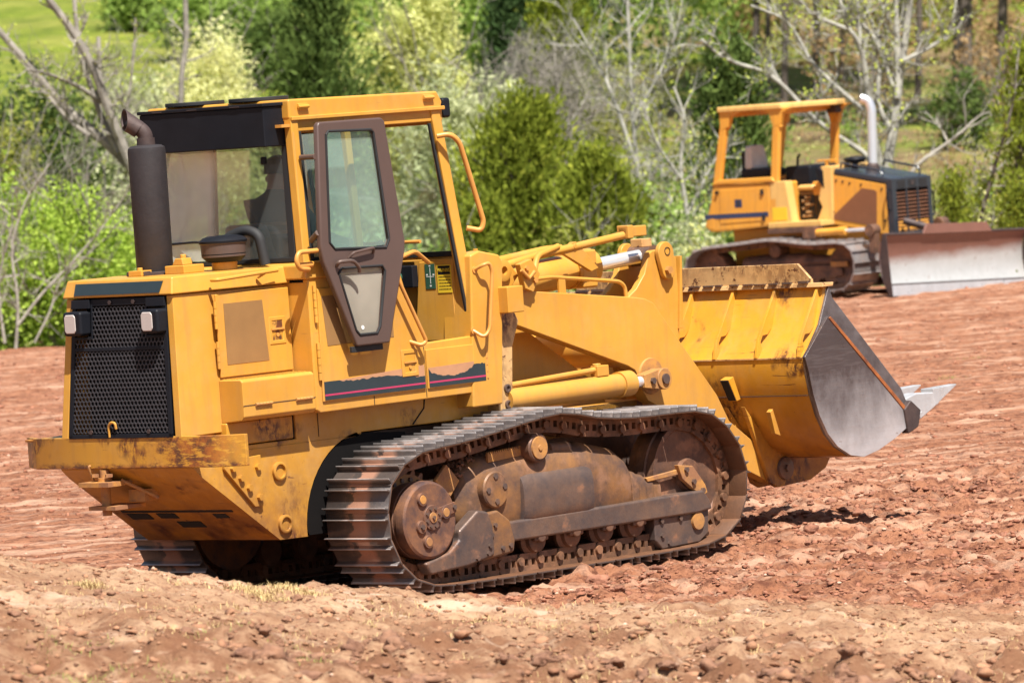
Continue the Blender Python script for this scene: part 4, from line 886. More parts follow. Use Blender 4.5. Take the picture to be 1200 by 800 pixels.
def bx(x0, x1, y0, y1, z0, z1, name, m, parent=D, bev=.01): return MB().box(x0, x1, y0, y1, z0, z1).build(name, m, parent, bev)
MB().prism([(-2.74, 1.05), (-2.62, .96), (-1.62, 1.0), (-1.53, 1.04), (-1.50, 1.64), (-2.50, 1.66)], -.80, .80).build('tank_body', 'dz_yellow', D, .03, seg=3)
MB().box(-2.72, -1.56, -.803, -.80, 1.155, 1.225).each('navy_stripe', 'dz_blue', D, smooth=False)
MB().prism([(-2.44, 1.08), (-1.66, 1.10), (-1.64, 1.58), (-2.40, 1.58)], -.808, -.80).build('tank_door', 'dz_yellow', D, .004)
MB().box(-2.45, -1.63, -.8105, -.808, 1.155, 1.225).box(-2.15, -2.02, -.811, -.8085, 1.31, 1.43).each('door_decal', 'dz_blue', D, smooth=False)
bx(-2.11, -2.06, -.8125, -.811, 1.325, 1.415, 'decal_figure', 'grille', D, 0)
MB().bolt((-2.46, -.80, 1.545), r=.03, h=.03).each('cap', 'black', D)
b = MB()
for z in (1.14, 1.52): b.box(-1.66, -1.62, -.83, -.80, z - .04, z + .04)
b.each('hinge', 'rubber', D)
MB().prism([(-2.56, 1.66), (-1.40, 1.66), (-1.45, 1.73), (-2.42, 1.73)], -.82, -.68).build('arm_ledge', 'dz_yellow', D, .015)
MB().prism([(-2.56, 1.66), (-1.40, 1.66), (-1.45, 1.73), (-2.42, 1.73)], .68, .82).build('arm_ledge', 'dz_yellow', D, .015)
MB().prism([(-1.52, 1.02), (-1.14, 1.05), (-1.22, 1.66), (-1.50, 1.66)], -.80, -.62).build('fender_panel', 'dz_light', D, .01)
MB().prism([(-1.52, 1.02), (-1.14, 1.05), (-1.22, 1.66), (-1.50, 1.66)], .62, .80).build('fender_panel', 'dz_light', D, .01)
MB().box(-1.48, -1.22, -.806, -.80, 1.09, 1.28).build('wear_patch', 'sticker', D)
MB().prism([(-1.55, .98), (-.60, .98), (-.60, 1.06), (-1.55, 1.06)], -.84, .84).build('floor_deck', 'dz_light', D, .01)
bx(-2.5, .45, -.42, .42, .42, .97, 'main_frame', 'dz_yellow', D, .02)
for sg in (-1, 1):
    for x0, x1 in ((-2.62, -2.27), (-1.50, -1.32)):
        ps = MB(); bar4(ps, (x0 if x0 < -2 else -1.50, sg * .76, 1.0), (x1, sg * .74, 2.62), (.060, .045)); ps.build('canopy_post', 'dz_yellow', D, .015)
        ps = MB(); X = x1; ps.prism([(X - .07, 2.45), (X - .07, 2.73), (X + .28, 2.73), (X + .12, 2.66), (X + .075, 2.50)], sg * .74 - .05, sg * .74 + .05)
        if x0 > -2: ps.prism([(X + .07, 2.45), (X + .07, 2.73), (X - .28, 2.73), (X - .12, 2.66), (X - .075, 2.50)], sg * .74 - .048, sg * .74 + .048)
        ps.build('post_gusset', 'dz_yellow', D, .008)
        ps = MB(); ps.prism([(sg * .70, 2.45), (sg * .70, 2.73), (sg * .42, 2.73), (sg * .60, 2.66), (sg * .66, 2.55)], X - .05, X + .05, 'x').build('post_gusset', 'dz_yellow', D, .008)
MB().prism([(-2.36, -.82), (-1.20, -.82), (-.86, .15), (-1.18, .82), (-2.36, .82)], 2.72, 2.80, 'z').build('canopy_roof', 'dz_light', D, .02, seg=3)
bx(-1.40, -1.33, -.70, .70, 2.64, 2.72, 'canopy_beam', 'dz_yellow'); bx(-2.32, -2.24, -.70, .70, 2.64, 2.72, 'canopy_beam', 'dz_yellow')
bx(-1.35, -1.18, .55, .72, 2.60, 2.72, 'work_lamp', 'rust_pipe')
MB().box(-1.424, -1.42, .715, .745, 2.15, 2.40).build('post_label', 'white', D, smooth=False)
se = MB().prism([(-2.42, 1.72), (-1.95, 1.72), (-1.93, 1.84), (-2.40, 1.86)], -.26, .26).build('driver_seat', 'rubber', D, .03)
MB().hexa([(-2.36, -.24, 1.84), (-2.22, -.24, 1.84), (-2.22, .24, 1.84), (-2.36, .24, 1.84)], [(-2.37, -.18, 2.20), (-2.24, -.18, 2.20), (-2.24, .18, 2.20), (-2.37, .18, 2.20)]).build('backrest', 'dz_seat', se, .05, seg=3)
MB().box(-2.44, -2.36, -.18, .18, 1.84, 2.12).build('seat_frame', 'rubber', se, .02)
bx(-1.72, -1.25, -.10, .62, 1.55, 1.86, 'side_console', 'black', D, .04)
T([(-1.62, .1, 1.84), (-1.60, .1, 1.98), (-1.54, .06, 2.02)], .02, 'control_lever', 'rubber', D)
bx(-1.30, -.80, -.40, .45, 1.06, 1.45, 'pedal_cover', 'rubber', D, .03)
cg = MB()
for k in range(7): cg.rod((-1.20 + (k % 2) * .06, -.44, 1.12 + k * .055), (-.84, -.30 + (k % 3) * .04, 1.13 + k * .055), .020, n=8)
cg.each('hose', 'mesh_dark', D)
bx(-1.25, -.95, -.48, -.25, 1.50, 1.58, 'seat_cushion', 'dz_light', D, .04)
MB().prism([(-.86, 1.06), (-.60, 1.06), (-.55, 1.83), (-.74, 1.84), (-.74, 1.62), (-.82, 1.36), (-.76, 1.25)], -.55, .55).build('dash_cowl', 'dz_light', D, .01)
MB().prism([(-.80, 1.62), (-.70, 1.50), (-.70, 1.78), (-.78, 1.84), (-.84, 1.80)], -.56, .56).build('dash_hood', 'black', D, .02)
bx(-1.02, -.87, -.40, .40, 1.1, 1.62, 'dash_panel', 'dz_yellow', D, .02)
T([(-.80, -.30, 1.84), (-.80, -.30, 1.92)], .03, 'rail_post', 'dz_yellow', D); bx(-.96, -.62, -.33, -.27, 1.905, 1.93, 'grab_plate', 'dz_yellow')
hd2 = MB().prism([(-.60, .98), (.36, .78), (.36, 1.52), (-.56, 1.70)], -.50, .50).build('engine_cover', 'dz_yellow', D, .012)
MB().prism([(-.575, 1.705), (.36, 1.525), (.46, 1.53), (.46, 1.60), (.36, 1.625), (-.54, 1.80)], -.505, .505).build('hood_top', 'dz_navy', D, .03, seg=3)
MB().prism([(-.07, 1.49), (.16, 1.45), (.19, 1.42), (.15, .92), (-.62, 1.06), (-.62, 1.10)], -.506, -.50).build('side_mesh', 'dz_mesh', D)
b = MB()
for x, z in ((-.52, 1.62), (-.40, 1.60), (-.28, 1.57), (-.08, 1.54), (.28, 1.46), (.30, 1.0), (-.60, 1.16)): b.bolt((x, -.50, z), r=.018, h=.01)
b.each('bolt', 'rubber', D)
MB().tube([(-.60, -.51, 1.70), (-.68, -.51, 1.03)], .018).build('cowl_seam', 'black', D)
rg = MB().prism([(.36, .76), (.47, .76), (.47, 1.60), (.36, 1.60)], -.51, -.40).prism([(.36, .76), (.47, .76), (.47, 1.60), (.36, 1.60)], .42, .51)
rg.box(.36, .475, -.40, .42, 1.44, 1.60).box(.36, .47, -.40, .42, .76, .82).box(.45, .475, -.16, -.13, .82, 1.44).box(.45, .475, .13, .16, .82, 1.44)
rgo = rg.build('grille_frame', 'dz_navy', D, .01)
bx(.34, .37, -.42, .44, .8, 1.46, 'radiator_core', 'dark', rgo, 0)
s = MB()
for k in range(11):
    z = .85 + k * .054
    s.prism([(.41, z), (.455, z - .016), (.455, z - .006), (.41, z + .012)], -.40, .42)
s.each('grille_slat', 'dz_slat', rgo)
s = MB()
for y in (-.28, .0, .28): s.box(.4755, .480, y - .10, y + .10, 1.47, 1.57)
s.each('grille_badge_panel', 'rubber', rgo); bx(.4805, .484, -.025, .035, 1.49, 1.55, 'badge', 'steel', rgo, 0)
T([(.40, -.52, 1.45), (.42, -.58, 1.43), (.42, -.58, 1.16), (.40, -.52, 1.14)], .014, 'side_handle', 'black', D)
T([(.42, .52, 1.38), (.42, .62, 1.36), (.42, .62, 1.02), (.42, .52, 1.0)], .014, 'side_handle', 'black', D)
T([(-.48, -.42, 1.80), (-.46, -.42, 1.87), (.20, -.42, 1.73), (.26, -.42, 1.66), (.26, -.42, 1.62)], .016, 'hood_rail', 'dz_navy', D)
T([(-.30, .42, 1.78), (-.28, .42, 1.86), (.30, .42, 1.74), (.34, .42, 1.68), (.34, .42, 1.62)], .016, 'hood_rail', 'dz_navy', D)
pk = MB().lathe([(1.78, .05), (1.85, .05), (1.86, .14), (1.91, .17), (1.93, .16), (1.95, .08)], (-.44, -.10, 0), 'z').build('air_pre_cleaner', 'black', D)
stk = MB().tube(rounded([(-.20, .0, 1.72), (-.20, .065, 2.62), (-.24, .05, 2.75), (-.33, .0, 2.79)], .10, 6), .074, 18).build('exhaust_stack', 'stack', D)
MB().lathe([(1.70, .11), (1.80, .10), (1.84, .065)], (-.20, 0, 0), 'z').build('stack_collar', 'rust_pipe', stk)
MB().rod((-.329, .0, 2.789), (-.340, -.005, 2.792), .066).build('stack_mouth', 'dark', stk)
# blade: rolled slightly down to its left
def bl(x, y, z): return (x, y + .22, z - (y + 1.85) * .040)
prof_b = [(1.05, .83), (.99, .72), (.955, .55), (.95, .40), (.97, .25), (1.02, .12), (1.10, .0)]
m = MB(); n = len(prof_b); BW = 1.84; vs = []
for y in (-BW, BW): vs += [bl(x, y, z) for x, z in prof_b] + [bl(x - .03, y, z) for x, z in prof_b]
fs = []
for i in range(n - 1): fs += [(i, i + 1, 2 * n + i + 1, 2 * n + i), (n + i, 3 * n + i, 3 * n + i + 1, n + i + 1), (i, n + i, n + i + 1, i + 1), (2 * n + i, 2 * n + i + 1, 3 * n + i + 1, 3 * n + i)]
fs += [(0, 2 * n, 3 * n, n), (n - 1, 2 * n - 1, 4 * n - 1, 3 * n - 1)]
bo = m.add(vs, fs).build('blade', 'blade', D)
m = MB(); q = [bl(1.105, -BW, -.055), bl(1.09, -BW, .10), bl(1.09, BW, .10), bl(1.105, BW, -.055)]
m.hexa(q, [(x + .022, y, z) for x, y, z in q]).build('cutting_edge', 'steel_bright', bo, .003)
m = MB(); q = [bl(1.08, -BW, .10), bl(1.075, -BW, .125), bl(1.075, BW, .125), bl(1.08, BW, .10)]
m.hexa(q, [(x + .022, y, z) for x, y, z in q]).build('edge_seam', 'rust_pipe', bo, .003)
for sg in (-1, 1):
    m = MB(); q = [bl(x, sg * BW, z) for x, z in [(1.08, .845), (1.01, .83), (.95, .5), (.98, .15), (1.08, -.06), (1.13, -.055), (1.12, .1)]]
    m.hexa(q, [(x, y + sg * .02, z) for x, y, z in q]).build('blade_end', 'rust_pipe', bo, .004)
m = MB(); q = [bl(1.03, -.88, .825), bl(1.03, -.76, .965), bl(1.03, .80, .965), bl(1.03, .92, .825)]
m.hexa(q, [(x + .03, y, z) for x, y, z in q]).build('blade_guard', 'blade', bo, .004)
m = MB(); m.rod(bl(1.03, -BW, .835), bl(1.03, BW, .835), .022).build('blade_rim', 'rust_pipe', bo)
MB().rod((.52, -.35, .98), (.95, -.05, .80), .055).build('tilt_strut', 'rust_pipe', D)
MB().box(.3, .95, -.5, .5, .25, .5).box(.80, .90, -.9, .9, .15, .4).build('push_frame', 'roller', D, .02)
for sg in (-1, 1):
    MB().rod((-.66, sg * .92, .885), (-.14, sg * .90, .895), .055).rod((-.24, sg * .904, .893), (-.12, sg * .90, .895), .066).build('angle_cylinder', 'dz_yellow', D)
    MB().rod((-.13, sg * .90, .895), (.28, sg * .88, .90), .026).build('piston_rod', 'chrome', D)
    MB().lathe([(sg * .80, .09), (sg * .98, .09)], (.34, 0, .88)).box(.30, .42, sg * .89 - .06, sg * .89 + .06, .55, .9).build('cylinder_eye', 'roller', D, .01)
    MB().box(-.85, -.62, sg * .9 - .08, sg * .9 + .08, .80, .98).box(-1.5, -.6, sg * .86 - .08, sg * .86 + .08, .90, .975).build('cylinder_mount', 'roller', D, .01)
prof_d = [(-2.83, .40), (-2.82, .52), (-2.76, .66), (-2.62, .75), (-2.40, .785), (-2.07, .80), (-1.62, .83), (-1.30, .86), (-1.0, .835), (-.70, .785), (-.45, .765), (-.2, .775), (.03, .775), (.16, .735), (.25, .64), (.29, .52), (.30, .40), (.28, .26), (.20, .12), (.08, .03), (-.08, .004), (-1.2, .0), (-2.3, .004), (-2.48, .03), (-2.62, .09), (-2.74, .18), (-2.81, .29)]
ND, pd, frd = track_path(prof_d, .175)
me_d = None
sp_d = [(-pd * .5, -.034), (-pd * .34, -.03), (-pd * .33, .0), (-pd * .28, .0), (-pd * .27, -.03), (pd * .5, -.036), (pd * .5, -.05), (-pd * .5, -.048)]
for sg in (-1, 1):
    yc = sg * .955; cm = MB()
    for k in range(ND):
        a, b, t_, nn = frd(k); c2 = (a + b) / 2
        mp = lambda u, v: (c2.x + t_.x * u + nn.x * v, c2.y + t_.y * u + nn.y * v)
        for yo in (-.09, .09):
            cm.prism([mp(u, v) for u, v in ((-pd * .46, -.05), (pd * .46, -.05), (pd * .55, -.10), (pd * .4, -.13), (-pd * .4, -.13), (-pd * .5, -.08))], yc + yo - .02, yc + yo + .02)
        px_, pz_ = mp(pd * .5, -.095); cm.cyl((px_, 0, pz_), .028, yc - .12, yc + .12, 'y', 10)
    tk = cm.build('track', 'chain', D)
    for k in range(ND):
        a, b, t_, nn = frd(k); c2 = (a + b) / 2
        if me_d is None: o = MB().prism(sp_d, -.345, .345).build('track_shoe', 'shoe_far', tk); me_d = o.data
        else: o = bpy.data.objects.new('track_shoe', me_d); COL.objects.link(o); o.parent = tk
        X = Vector((t_.x, 0, t_.y)); Z = Vector((nn.x, 0, nn.y)); Y = Z.cross(X)
        o.matrix_local = Matrix(((X.x, Y.x, Z.x, c2.x), (X.y, Y.y, Z.y, yc), (X.z, Y.z, Z.z, c2.y), (0, 0, 0, 1)))
    lt = lambda prof_, c: MB().lathe([(sg * t, r) for t, r in prof_], c, n=32)
    lt([(.80, .26), (1.02, .27), (1.06, .25), (1.06, 0)], (-2.45, 0, .42)).build('sprocket', 'roller', D)
    b = MB()
    for i in range(6): b.bolt((-2.45 + .10 * math.cos(i * 1.047), sg * 1.06, .42 + .10 * math.sin(i * 1.047)), r=.02, h=.02, sg=sg)
    b.each('bolt', 'frame_dark', D)
    lt([(.85, .30), (1.05, .30), (1.06, .27), (1.04, .24), (1.04, 0)], (-.05, 0, .40)).build('idler_wheel', 'roller', D)
    lt([(.85, .10), (1.10, .10), (1.11, .08), (1.11, 0)], (-1.28, 0, .655)).build('carrier_roller', 'roller', D)
    ya, yb = sorted((sg * .80, sg * 1.10))
    MB().prism([(-2.2, .42), (-.35, .42), (-.10, .36), (-.10, .26), (-.4, .22), (-2.2, .22)], ya, yb).build('track_frame', 'roller', D, .02)
    MB().lathe([(-1.9, .12), (-1.6, .14), (-.75, .14), (-.7, .11), (-.2, .09)], (0, sg * .95, .46), 'x').build('recoil_tube', 'roller', D)
    MB().box(-.3, .0, min(sg * 1.06, sg * 1.10), max(sg * 1.06, sg * 1.10), .38, .46).build('idler_fork', 'frame_yellow', D, .01)
    for x in (-2.05, -1.7, -1.35, -1.0, -.65, -.35):
        lt([(.82, .10), (1.04, .10), (1.05, .07), (1.05, 0)], (x, 0, .22)).build('track_roller', 'roller', D)
# ================================================================ OPERATOR in the cab (a separate thing)
P_ = thing('person', 'operator in a dark banded jacket sitting inside the yellow loader cab', 'person', matrix=MWL @ Matrix.Translation((0, .13, 0)))
def figure():
    V = {'pelvis': (.10, 0, 2.18), 'spine': (.09, 0, 2.38), 'chest': (.08, 0, 2.58), 'neck': (.10, 0, 2.72), 'head': (.13, 0, 2.83), 'crown': (.14, 0, 2.93)}
    E_ = [('pelvis', 'spine'), ('spine', 'chest'), ('chest', 'neck'), ('neck', 'head'), ('head', 'crown')]
    rad = {'pelvis': (.17, .14), 'spine': (.15, .13), 'chest': (.17, .13), 'neck': (.058, .058), 'head': (.085, .095), 'crown': (.065, .07)}
    for s_, sg in (('r', -1), ('l', 1)):
        V.update({'sh' + s_: (.08, sg * .19, 2.62), 'el' + s_: (.22, sg * .27, 2.40), 'wr' + s_: (.46, sg * .28, 2.34), 'pa' + s_: (.53, sg * .275, 2.34),
                  'hip' + s_: (.14, sg * .10, 2.14), 'kn' + s_: (.58, sg * .13, 2.16), 'an' + s_: (.72, sg * .13, 1.74), 'to' + s_: (.88, sg * .13, 1.70)})
        E_ += [('chest', 'sh' + s_), ('sh' + s_, 'el' + s_), ('el' + s_, 'wr' + s_), ('wr' + s_, 'pa' + s_), ('pelvis', 'hip' + s_), ('hip' + s_, 'kn' + s_), ('kn' + s_, 'an' + s_), ('an' + s_, 'to' + s_)]
        rad.update({'sh' + s_: (.075, .075), 'el' + s_: (.055, .055), 'wr' + s_: (.038, .034), 'pa' + s_: (.045, .025), 'hip' + s_: (.095, .095), 'kn' + s_: (.075, .075), 'an' + s_: (.05, .05), 'to' + s_: (.05, .04)})
        for j in range(4):
            f1, f2, f3 = (f'f{j}{i}{s_}' for i in range(3)); yy = sg * (.275 + (j - 1.5) * .021)
            V[f1] = (.555, yy, 2.345); V[f2] = (.595, yy, 2.335 - .002 * j); V[f3] = (.600, yy, 2.305)
            E_ += [('pa' + s_, f1), (f1, f2), (f2, f3)]; rad.update({f1: (.010, .010), f2: (.0095, .0095), f3: (.008, .008)})
        V['t1' + s_] = (.53, sg * .235, 2.335); V['t2' + s_] = (.565, sg * .222, 2.32); E_ += [('pa' + s_, 't1' + s_), ('t1' + s_, 't2' + s_)]
        rad.update({'t1' + s_: (.012, .012), 't2' + s_: (.010, .010)})
    names = list(V); me = bpy.data.meshes.new('body'); me.from_pydata([V[n] for n in names], [(names.index(a), names.index(b)) for a, b in E_], [])
    o = bpy.data.objects.new('body', me); COL.objects.link(o)
    sk = o.modifiers.new('skin', 'SKIN')
    sv = me.skin_vertices[0].data if me.skin_vertices else None
    if sv is None:
        bm = bmesh.new(); bm.from_mesh(me); bm.verts.layers.skin.verify(); bm.to_mesh(me); bm.free(); sv = me.skin_vertices[0].data
    for i, n in enumerate(names): sv[i].radius = rad[n]; sv[i].use_root = (n == 'pelvis')
    ss = o.modifiers.new('sub', 'SUBSURF'); ss.levels = ss.render_levels = 2
    bpy.context.view_layer.update()
    dg = bpy.context.evaluated_depsgraph_get(); m2 = bpy.data.meshes.new_from_object(o.evaluated_get(dg)); bpy.data.objects.remove(o)
    for k in ('skin', 'jacket', 'cap'): m2.materials.append(M[k])
    for p in m2.polygons:
        c = p.center
        p.material_index = 0 if (c.z > 2.735 or (c.x > .45 and abs(c.y) > .19 and c.z > 2.25)) else 1
        p.use_smooth = True
    m2.name = 'body'; q = bpy.data.objects.new('body', m2); COL.objects.link(q); q.parent = P_
figure()
MB().lathe([(2.845, .101), (2.90, .100), (2.94, .080), (2.965, .04), (2.97, .0)], (.135, 0, 0), 'z', cap=False).prism([(.20, -.06), (.32, -.05), (.32, .05), (.20, .06)], 2.868, 2.876, 'z').build('cap', 'cap', P_)
m = MB()
for z, r in ((2.50, .158), (2.44, .152)): m.lathe([(z, r * 1.04), (z + .02, r * 1.04)], (.085, 0, 0), 'z', 28)
for v in range(len(m.v)):
    x, y, z = m.v[v]; m.v[v] = (.085 + (x - .085) * 1.0, y * 1.14, z)
m.each('jacket_band', 'tan', P_)
fm = MB().prism([(.215, 2.80), (.245, 2.785), (.215, 2.77)], -.013, .013)
fm.build('nose', 'skin', P_, .004)
m = MB()
for sg in (-1, 1): m.lathe([(-.004, .009), (.004, .007)], (.218, sg * .032, 2.83), 'x', 10)
m.each('eye', 'white', P_)
m = MB()
for sg in (-1, 1): m.lathe([(sg * .088, .026), (sg * .104, .022)], (.125, 0, 2.81), 'y', 14)
m.each('ear', 'skin', P_)
MB().box(.212, .221, -.022, .022, 2.748, 2.755).build('mouth', 'brown', P_)

# ================================================================ TERRAIN
def vnoise(x, y, seed=0):
    xi = np.floor(x).astype(np.int64); yi = np.floor(y).astype(np.int64); fx = x - xi; fy = y - yi
    fx = fx * fx * fx * (fx * (fx * 6 - 15) + 10); fy = fy * fy * fy * (fy * (fy * 6 - 15) + 10)
    def h(a, b):
        n = (a * 374761393 + b * 668265263 + seed * 1442695041) & 0xffffffff
        n = ((n ^ (n >> 13)) * 1274126177) & 0xffffffff; n = (n ^ (n >> 16)) & 0xffffffff
        n = (n * 2246822519) & 0xffffffff; n = n ^ (n >> 15)
        return n / 4294967295. * 2 - 1
    a, b, c, d = h(xi, yi), h(xi + 1, yi), h(xi, yi + 1), h(xi + 1, yi + 1)
    return (a * (1 - fx) + b * fx) * (1 - fy) + (c * (1 - fx) + d * fx) * fy
def fbm(x, y, oct_=4, seed=0, g=.5):
    s = 0; a = 1
    for k in range(oct_): s = s + a * vnoise(x * 2 ** k, y * 2 ** k, seed + k * 17); a *= g
    return s
def sm(a, b, v):
    t_ = np.clip((v - a) / (b - a), 0, 1); return t_ * t_ * (3 - 2 * t_)
def mach(x, y): return .6679 * (x + 1.3686) + .7428 * (y - 40.2134), -.741 * (x + 1.3686) + .6695 * (y - 40.2134)
def edge_t(x, y): return y - (85.6 - .48 * np.clip(x, -60, 60)) - 7. * sm(2.9, 3.8, x) + .25 * vnoise(x * .8, x * 0 + 3., 5)
def rough_zone(x, y):
    """loose tilled soil patch to the right of the loader, as against the graded pad"""
    return sm(-.6, .6, (x + .6) * .55 + .25 * vnoise(x * .7, y * .15, 9)) * (1 - sm(46.5, 50, y + 1.0 * vnoise(x * .5, y * .1, 11)))
def hill_z(x, y):
    t_ = y - (85.6 - .48 * np.clip(x, -40, 40)); plane = .0065 + .0704 * (np.clip(x, -30, 30) + 1.3686)
    z = plane * (1 - sm(5, 60, t_)) - 1.15 * sm(0, 8, t_) + np.where(t_ > 22, (t_ - 22) * .094, 0) * 1. - .35 * sm(14, 26, t_) + np.where(t_ > 140, (t_ - 140) * .06, 0)
    z = z + .35 * fbm(x * .07, y * .07, 3, 3) * sm(5, 25, t_) + .9 * sm(35, 70, t_) * vnoise(x * .025 + 3, y * .025, 8)
    return z
def ground_z(x, y, detail=True):
    x = np.asarray(x, float); y = np.asarray(y, float)
    plane = .0065 + .0704 * (np.clip(x, -30, 30) + 1.3686)
    md = .565 - .065 * np.clip(x, -12, 8)
    # foreground spoil berm
    yc = 33.2 + .5 * vnoise(x * .4, x * 0, 21)
    k = 1 - sm(0, 3.4, y - yc)
    crest = .05 * vnoise(x * 1.3, y * .5, 23)
    z = plane * (1 - k) + (md + crest - .028 * np.clip(yc - y, 0, 8) * 0) * k
    z = z - .05 * sm(1.6, 3.2, x) * sm(40, 42, y) * (1 - sm(50, 60, y)) - .012 * (1 - k)
    z = z - .03 * sm(60, 75, y) * (1 - k)
    if detail:
        rz = rough_zone(x, y); fg = k
        amp = .016 + .040 * rz * (1 - fg) + .018 * fg
        z = z + amp * fbm(x * 3.1, y * 2.4, 5, 31, .62)
        z = z + (.030 * rz * (1 - fg) + .006) * np.abs(vnoise(x * 9, y * 7, 41)) + (.014 * rz + .010 * fg) * vnoise(x * 14, y * 12, 42) + .012 * fg * (vnoise(x * 7, y * 5, 43))
        # lumps of the berm close to the camera, right side
        lump = sm(1.0, -2.6, y - 31.5 - .25 * x) * sm(-3.5, 1.5, x) * fg
        z = z + lump * (.16 * np.maximum(0, fbm(x * 2.2, y * 1.6, 4, 51)) + .03 * vnoise(x * 8, y * 6, 53))
        z = z + fg * sm(31, 28, y) * .08 * np.maximum(0, fbm(x * 3, y * 2, 3, 55))
        fur = np.abs(np.sin((y + .10 * x + .5 * vnoise(x * .35, y * .4, 71)) * 8.5)) ** 2.5
        z = z - .030 * rz * (1 - fg) * fur * np.clip(.6 + vnoise(x * 1.2, y * .8, 73), 0, 1.3)
        # shallow wheel and grader lines
        z = z + .006 * np.sin((y + .12 * x + .3 * vnoise(x * .3, y * .3, 61)) * 9) * (1 - fg) * (1 - .4 * rz)
    mx, my = mach(x, y); z = z - .045 * sm(-.9, -.3, mx) * (1 - sm(3.0, 3.5, mx)) * sm(-2.0, -1.6, my) * (1 - sm(1.3, 1.5, my)) * (1 - k)
    t_ = edge_t(x, y)
    z = z - 1.25 * sm(0, 8, t_)
    return z
def sheet(name, xs, ys, fn, m):
    X, Y = np.meshgrid(xs, ys); Z = fn(X, Y); nx, ny = len(xs), len(ys)
    co_ = np.stack([X, Y, Z], -1).reshape(-1, 3).astype(np.float32)
    i = np.arange((ny - 1) * nx).reshape(ny - 1, nx)[:, :-1].ravel()
    q = np.stack([i, i + 1, i + nx + 1, i + nx], -1).astype(np.int32)
    me = bpy.data.meshes.new(name); me.vertices.add(len(co_)); me.vertices.foreach_set('co', co_.ravel())
    me.loops.add(q.size); me.loops.foreach_set('vertex_index', q.ravel()); me.polygons.add(len(q))
    me.polygons.foreach_set('loop_start', np.arange(0, q.size, 4, dtype=np.int32)); me.polygons.foreach_set('loop_total', np.full(len(q), 4, np.int32))
    me.update(); me.validate(); me.shade_smooth(); me.materials.append(m)
    o = bpy.data.objects.new(name, me); COL.objects.link(o); o['kind'] = 'structure'; return o
def steps(a, b, d0, d1):
    out_ = [a]
    while out_[-1] < b: out_.append(out_[-1] + d0 + (d1 - d0) * (out_[-1] - a) / (b - a))
    return out_
xs = [-300, -150, -80, -50, -30, -20, -15, -12, -10.5] + list(np.arange(-9, 9.01, .033)) + [10.5, 12, 15, 20, 30, 50, 80, 150, 300]
ys = [-60, -20, 0, 8, 14, 18, 21, 23, 24.5] + steps(25.5, 52, .026, .055) + steps(52.1, 97, .07, .14)
# dirt
m, t, p = mat('red_clay')
tc = t.nodes.new('ShaderNodeTexCoord'); sx = t.nodes.new('ShaderNodeSeparateXYZ'); t.links.new(tc.outputs['Object'], sx.inputs[0])
n1 = noise(t, .9, 8, .62); n2 = noise(t, 9, 9, .72); n3 = noise(t, 45, 6, .75); n4 = noise(t, 2.2, 6, .6, stretch=(.35, 1.6, 1))
c = mix(t, ramp(t, n1, (.36, 0), (.66, 1)), (.29, .118, .060), (.40, .185, .105))
c = mix(t, ramp(t, n2, (.40, 0), (.53, 1)), (.14, .052, .030), c)
n5 = noise(t, 24, 6, .7)
c = mix(t, ramp(t, n5, (.37, .9), (.44, 0)), c, (.13, .05, .03))
c = mix(t, mth(t, 'MULTIPLY', ramp(t, n4, (.50, 0), (.66, 1)), .62), c, (.64, .41, .28))
c = mix(t, ramp(t, n3, (.60, 0), (.70, .7)), c, (.62, .38, .27))
c = mix(t, ramp(t, n3, (.30, .8), (.38, 0)), c, (.16, .065, .04))
# drier, sandier, strawy soil on the berm in front
fg = mth(t, 'MULTIPLY_ADD', mth(t, 'ADD', sx.outputs[1], mth(t, 'MULTIPLY', n1, 1.6)), -.55, 20.4, True)
tan = mix(t, ramp(t, noise(t, 1.4, 8, .68), (.38, 0), (.60, 1)), (.29, .15, .082), (.52, .33, .20))
tan = mix(t, ramp(t, noise(t, 18, 8, .75), (.35, 0), (.50, 1)), (.22, .10, .06), tan)
tan = mix(t, mth(t, 'MULTIPLY', ramp(t, noise(t, 2.0, 7, .65, stretch=(.3, 1, 1)), (.56, 0), (.66, 1)), .7), tan, (.68, .49, .35))
tan = mix(t, mth(t, 'MULTIPLY', mth(t, 'MULTIPLY_ADD', mth(t, 'ADD', sx.outputs[1], mth(t, 'MULTIPLY', noise(t, 2.2, 5), -5.)), -.5, 14.6, True), ramp(t, noise(t, 4, 7, .7), (.40, 0), (.55, .85))), tan, (.21, .095, .05))
c = mix(t, fg, c, tan)
t.links.new(c, p.inputs['Base Color']); p.inputs['Roughness'].default_value = .95; p.inputs['Specular IOR Level'].default_value = .15
bump(t, p, mth(t, 'ADD', mth(t, 'MULTIPLY', n2, 1.), mth(t, 'MULTIPLY', n3, .35)), .95, .045)
M['clay'] = m
sheet('dirt_ground', np.array(xs), np.array(ys), ground_z, m)
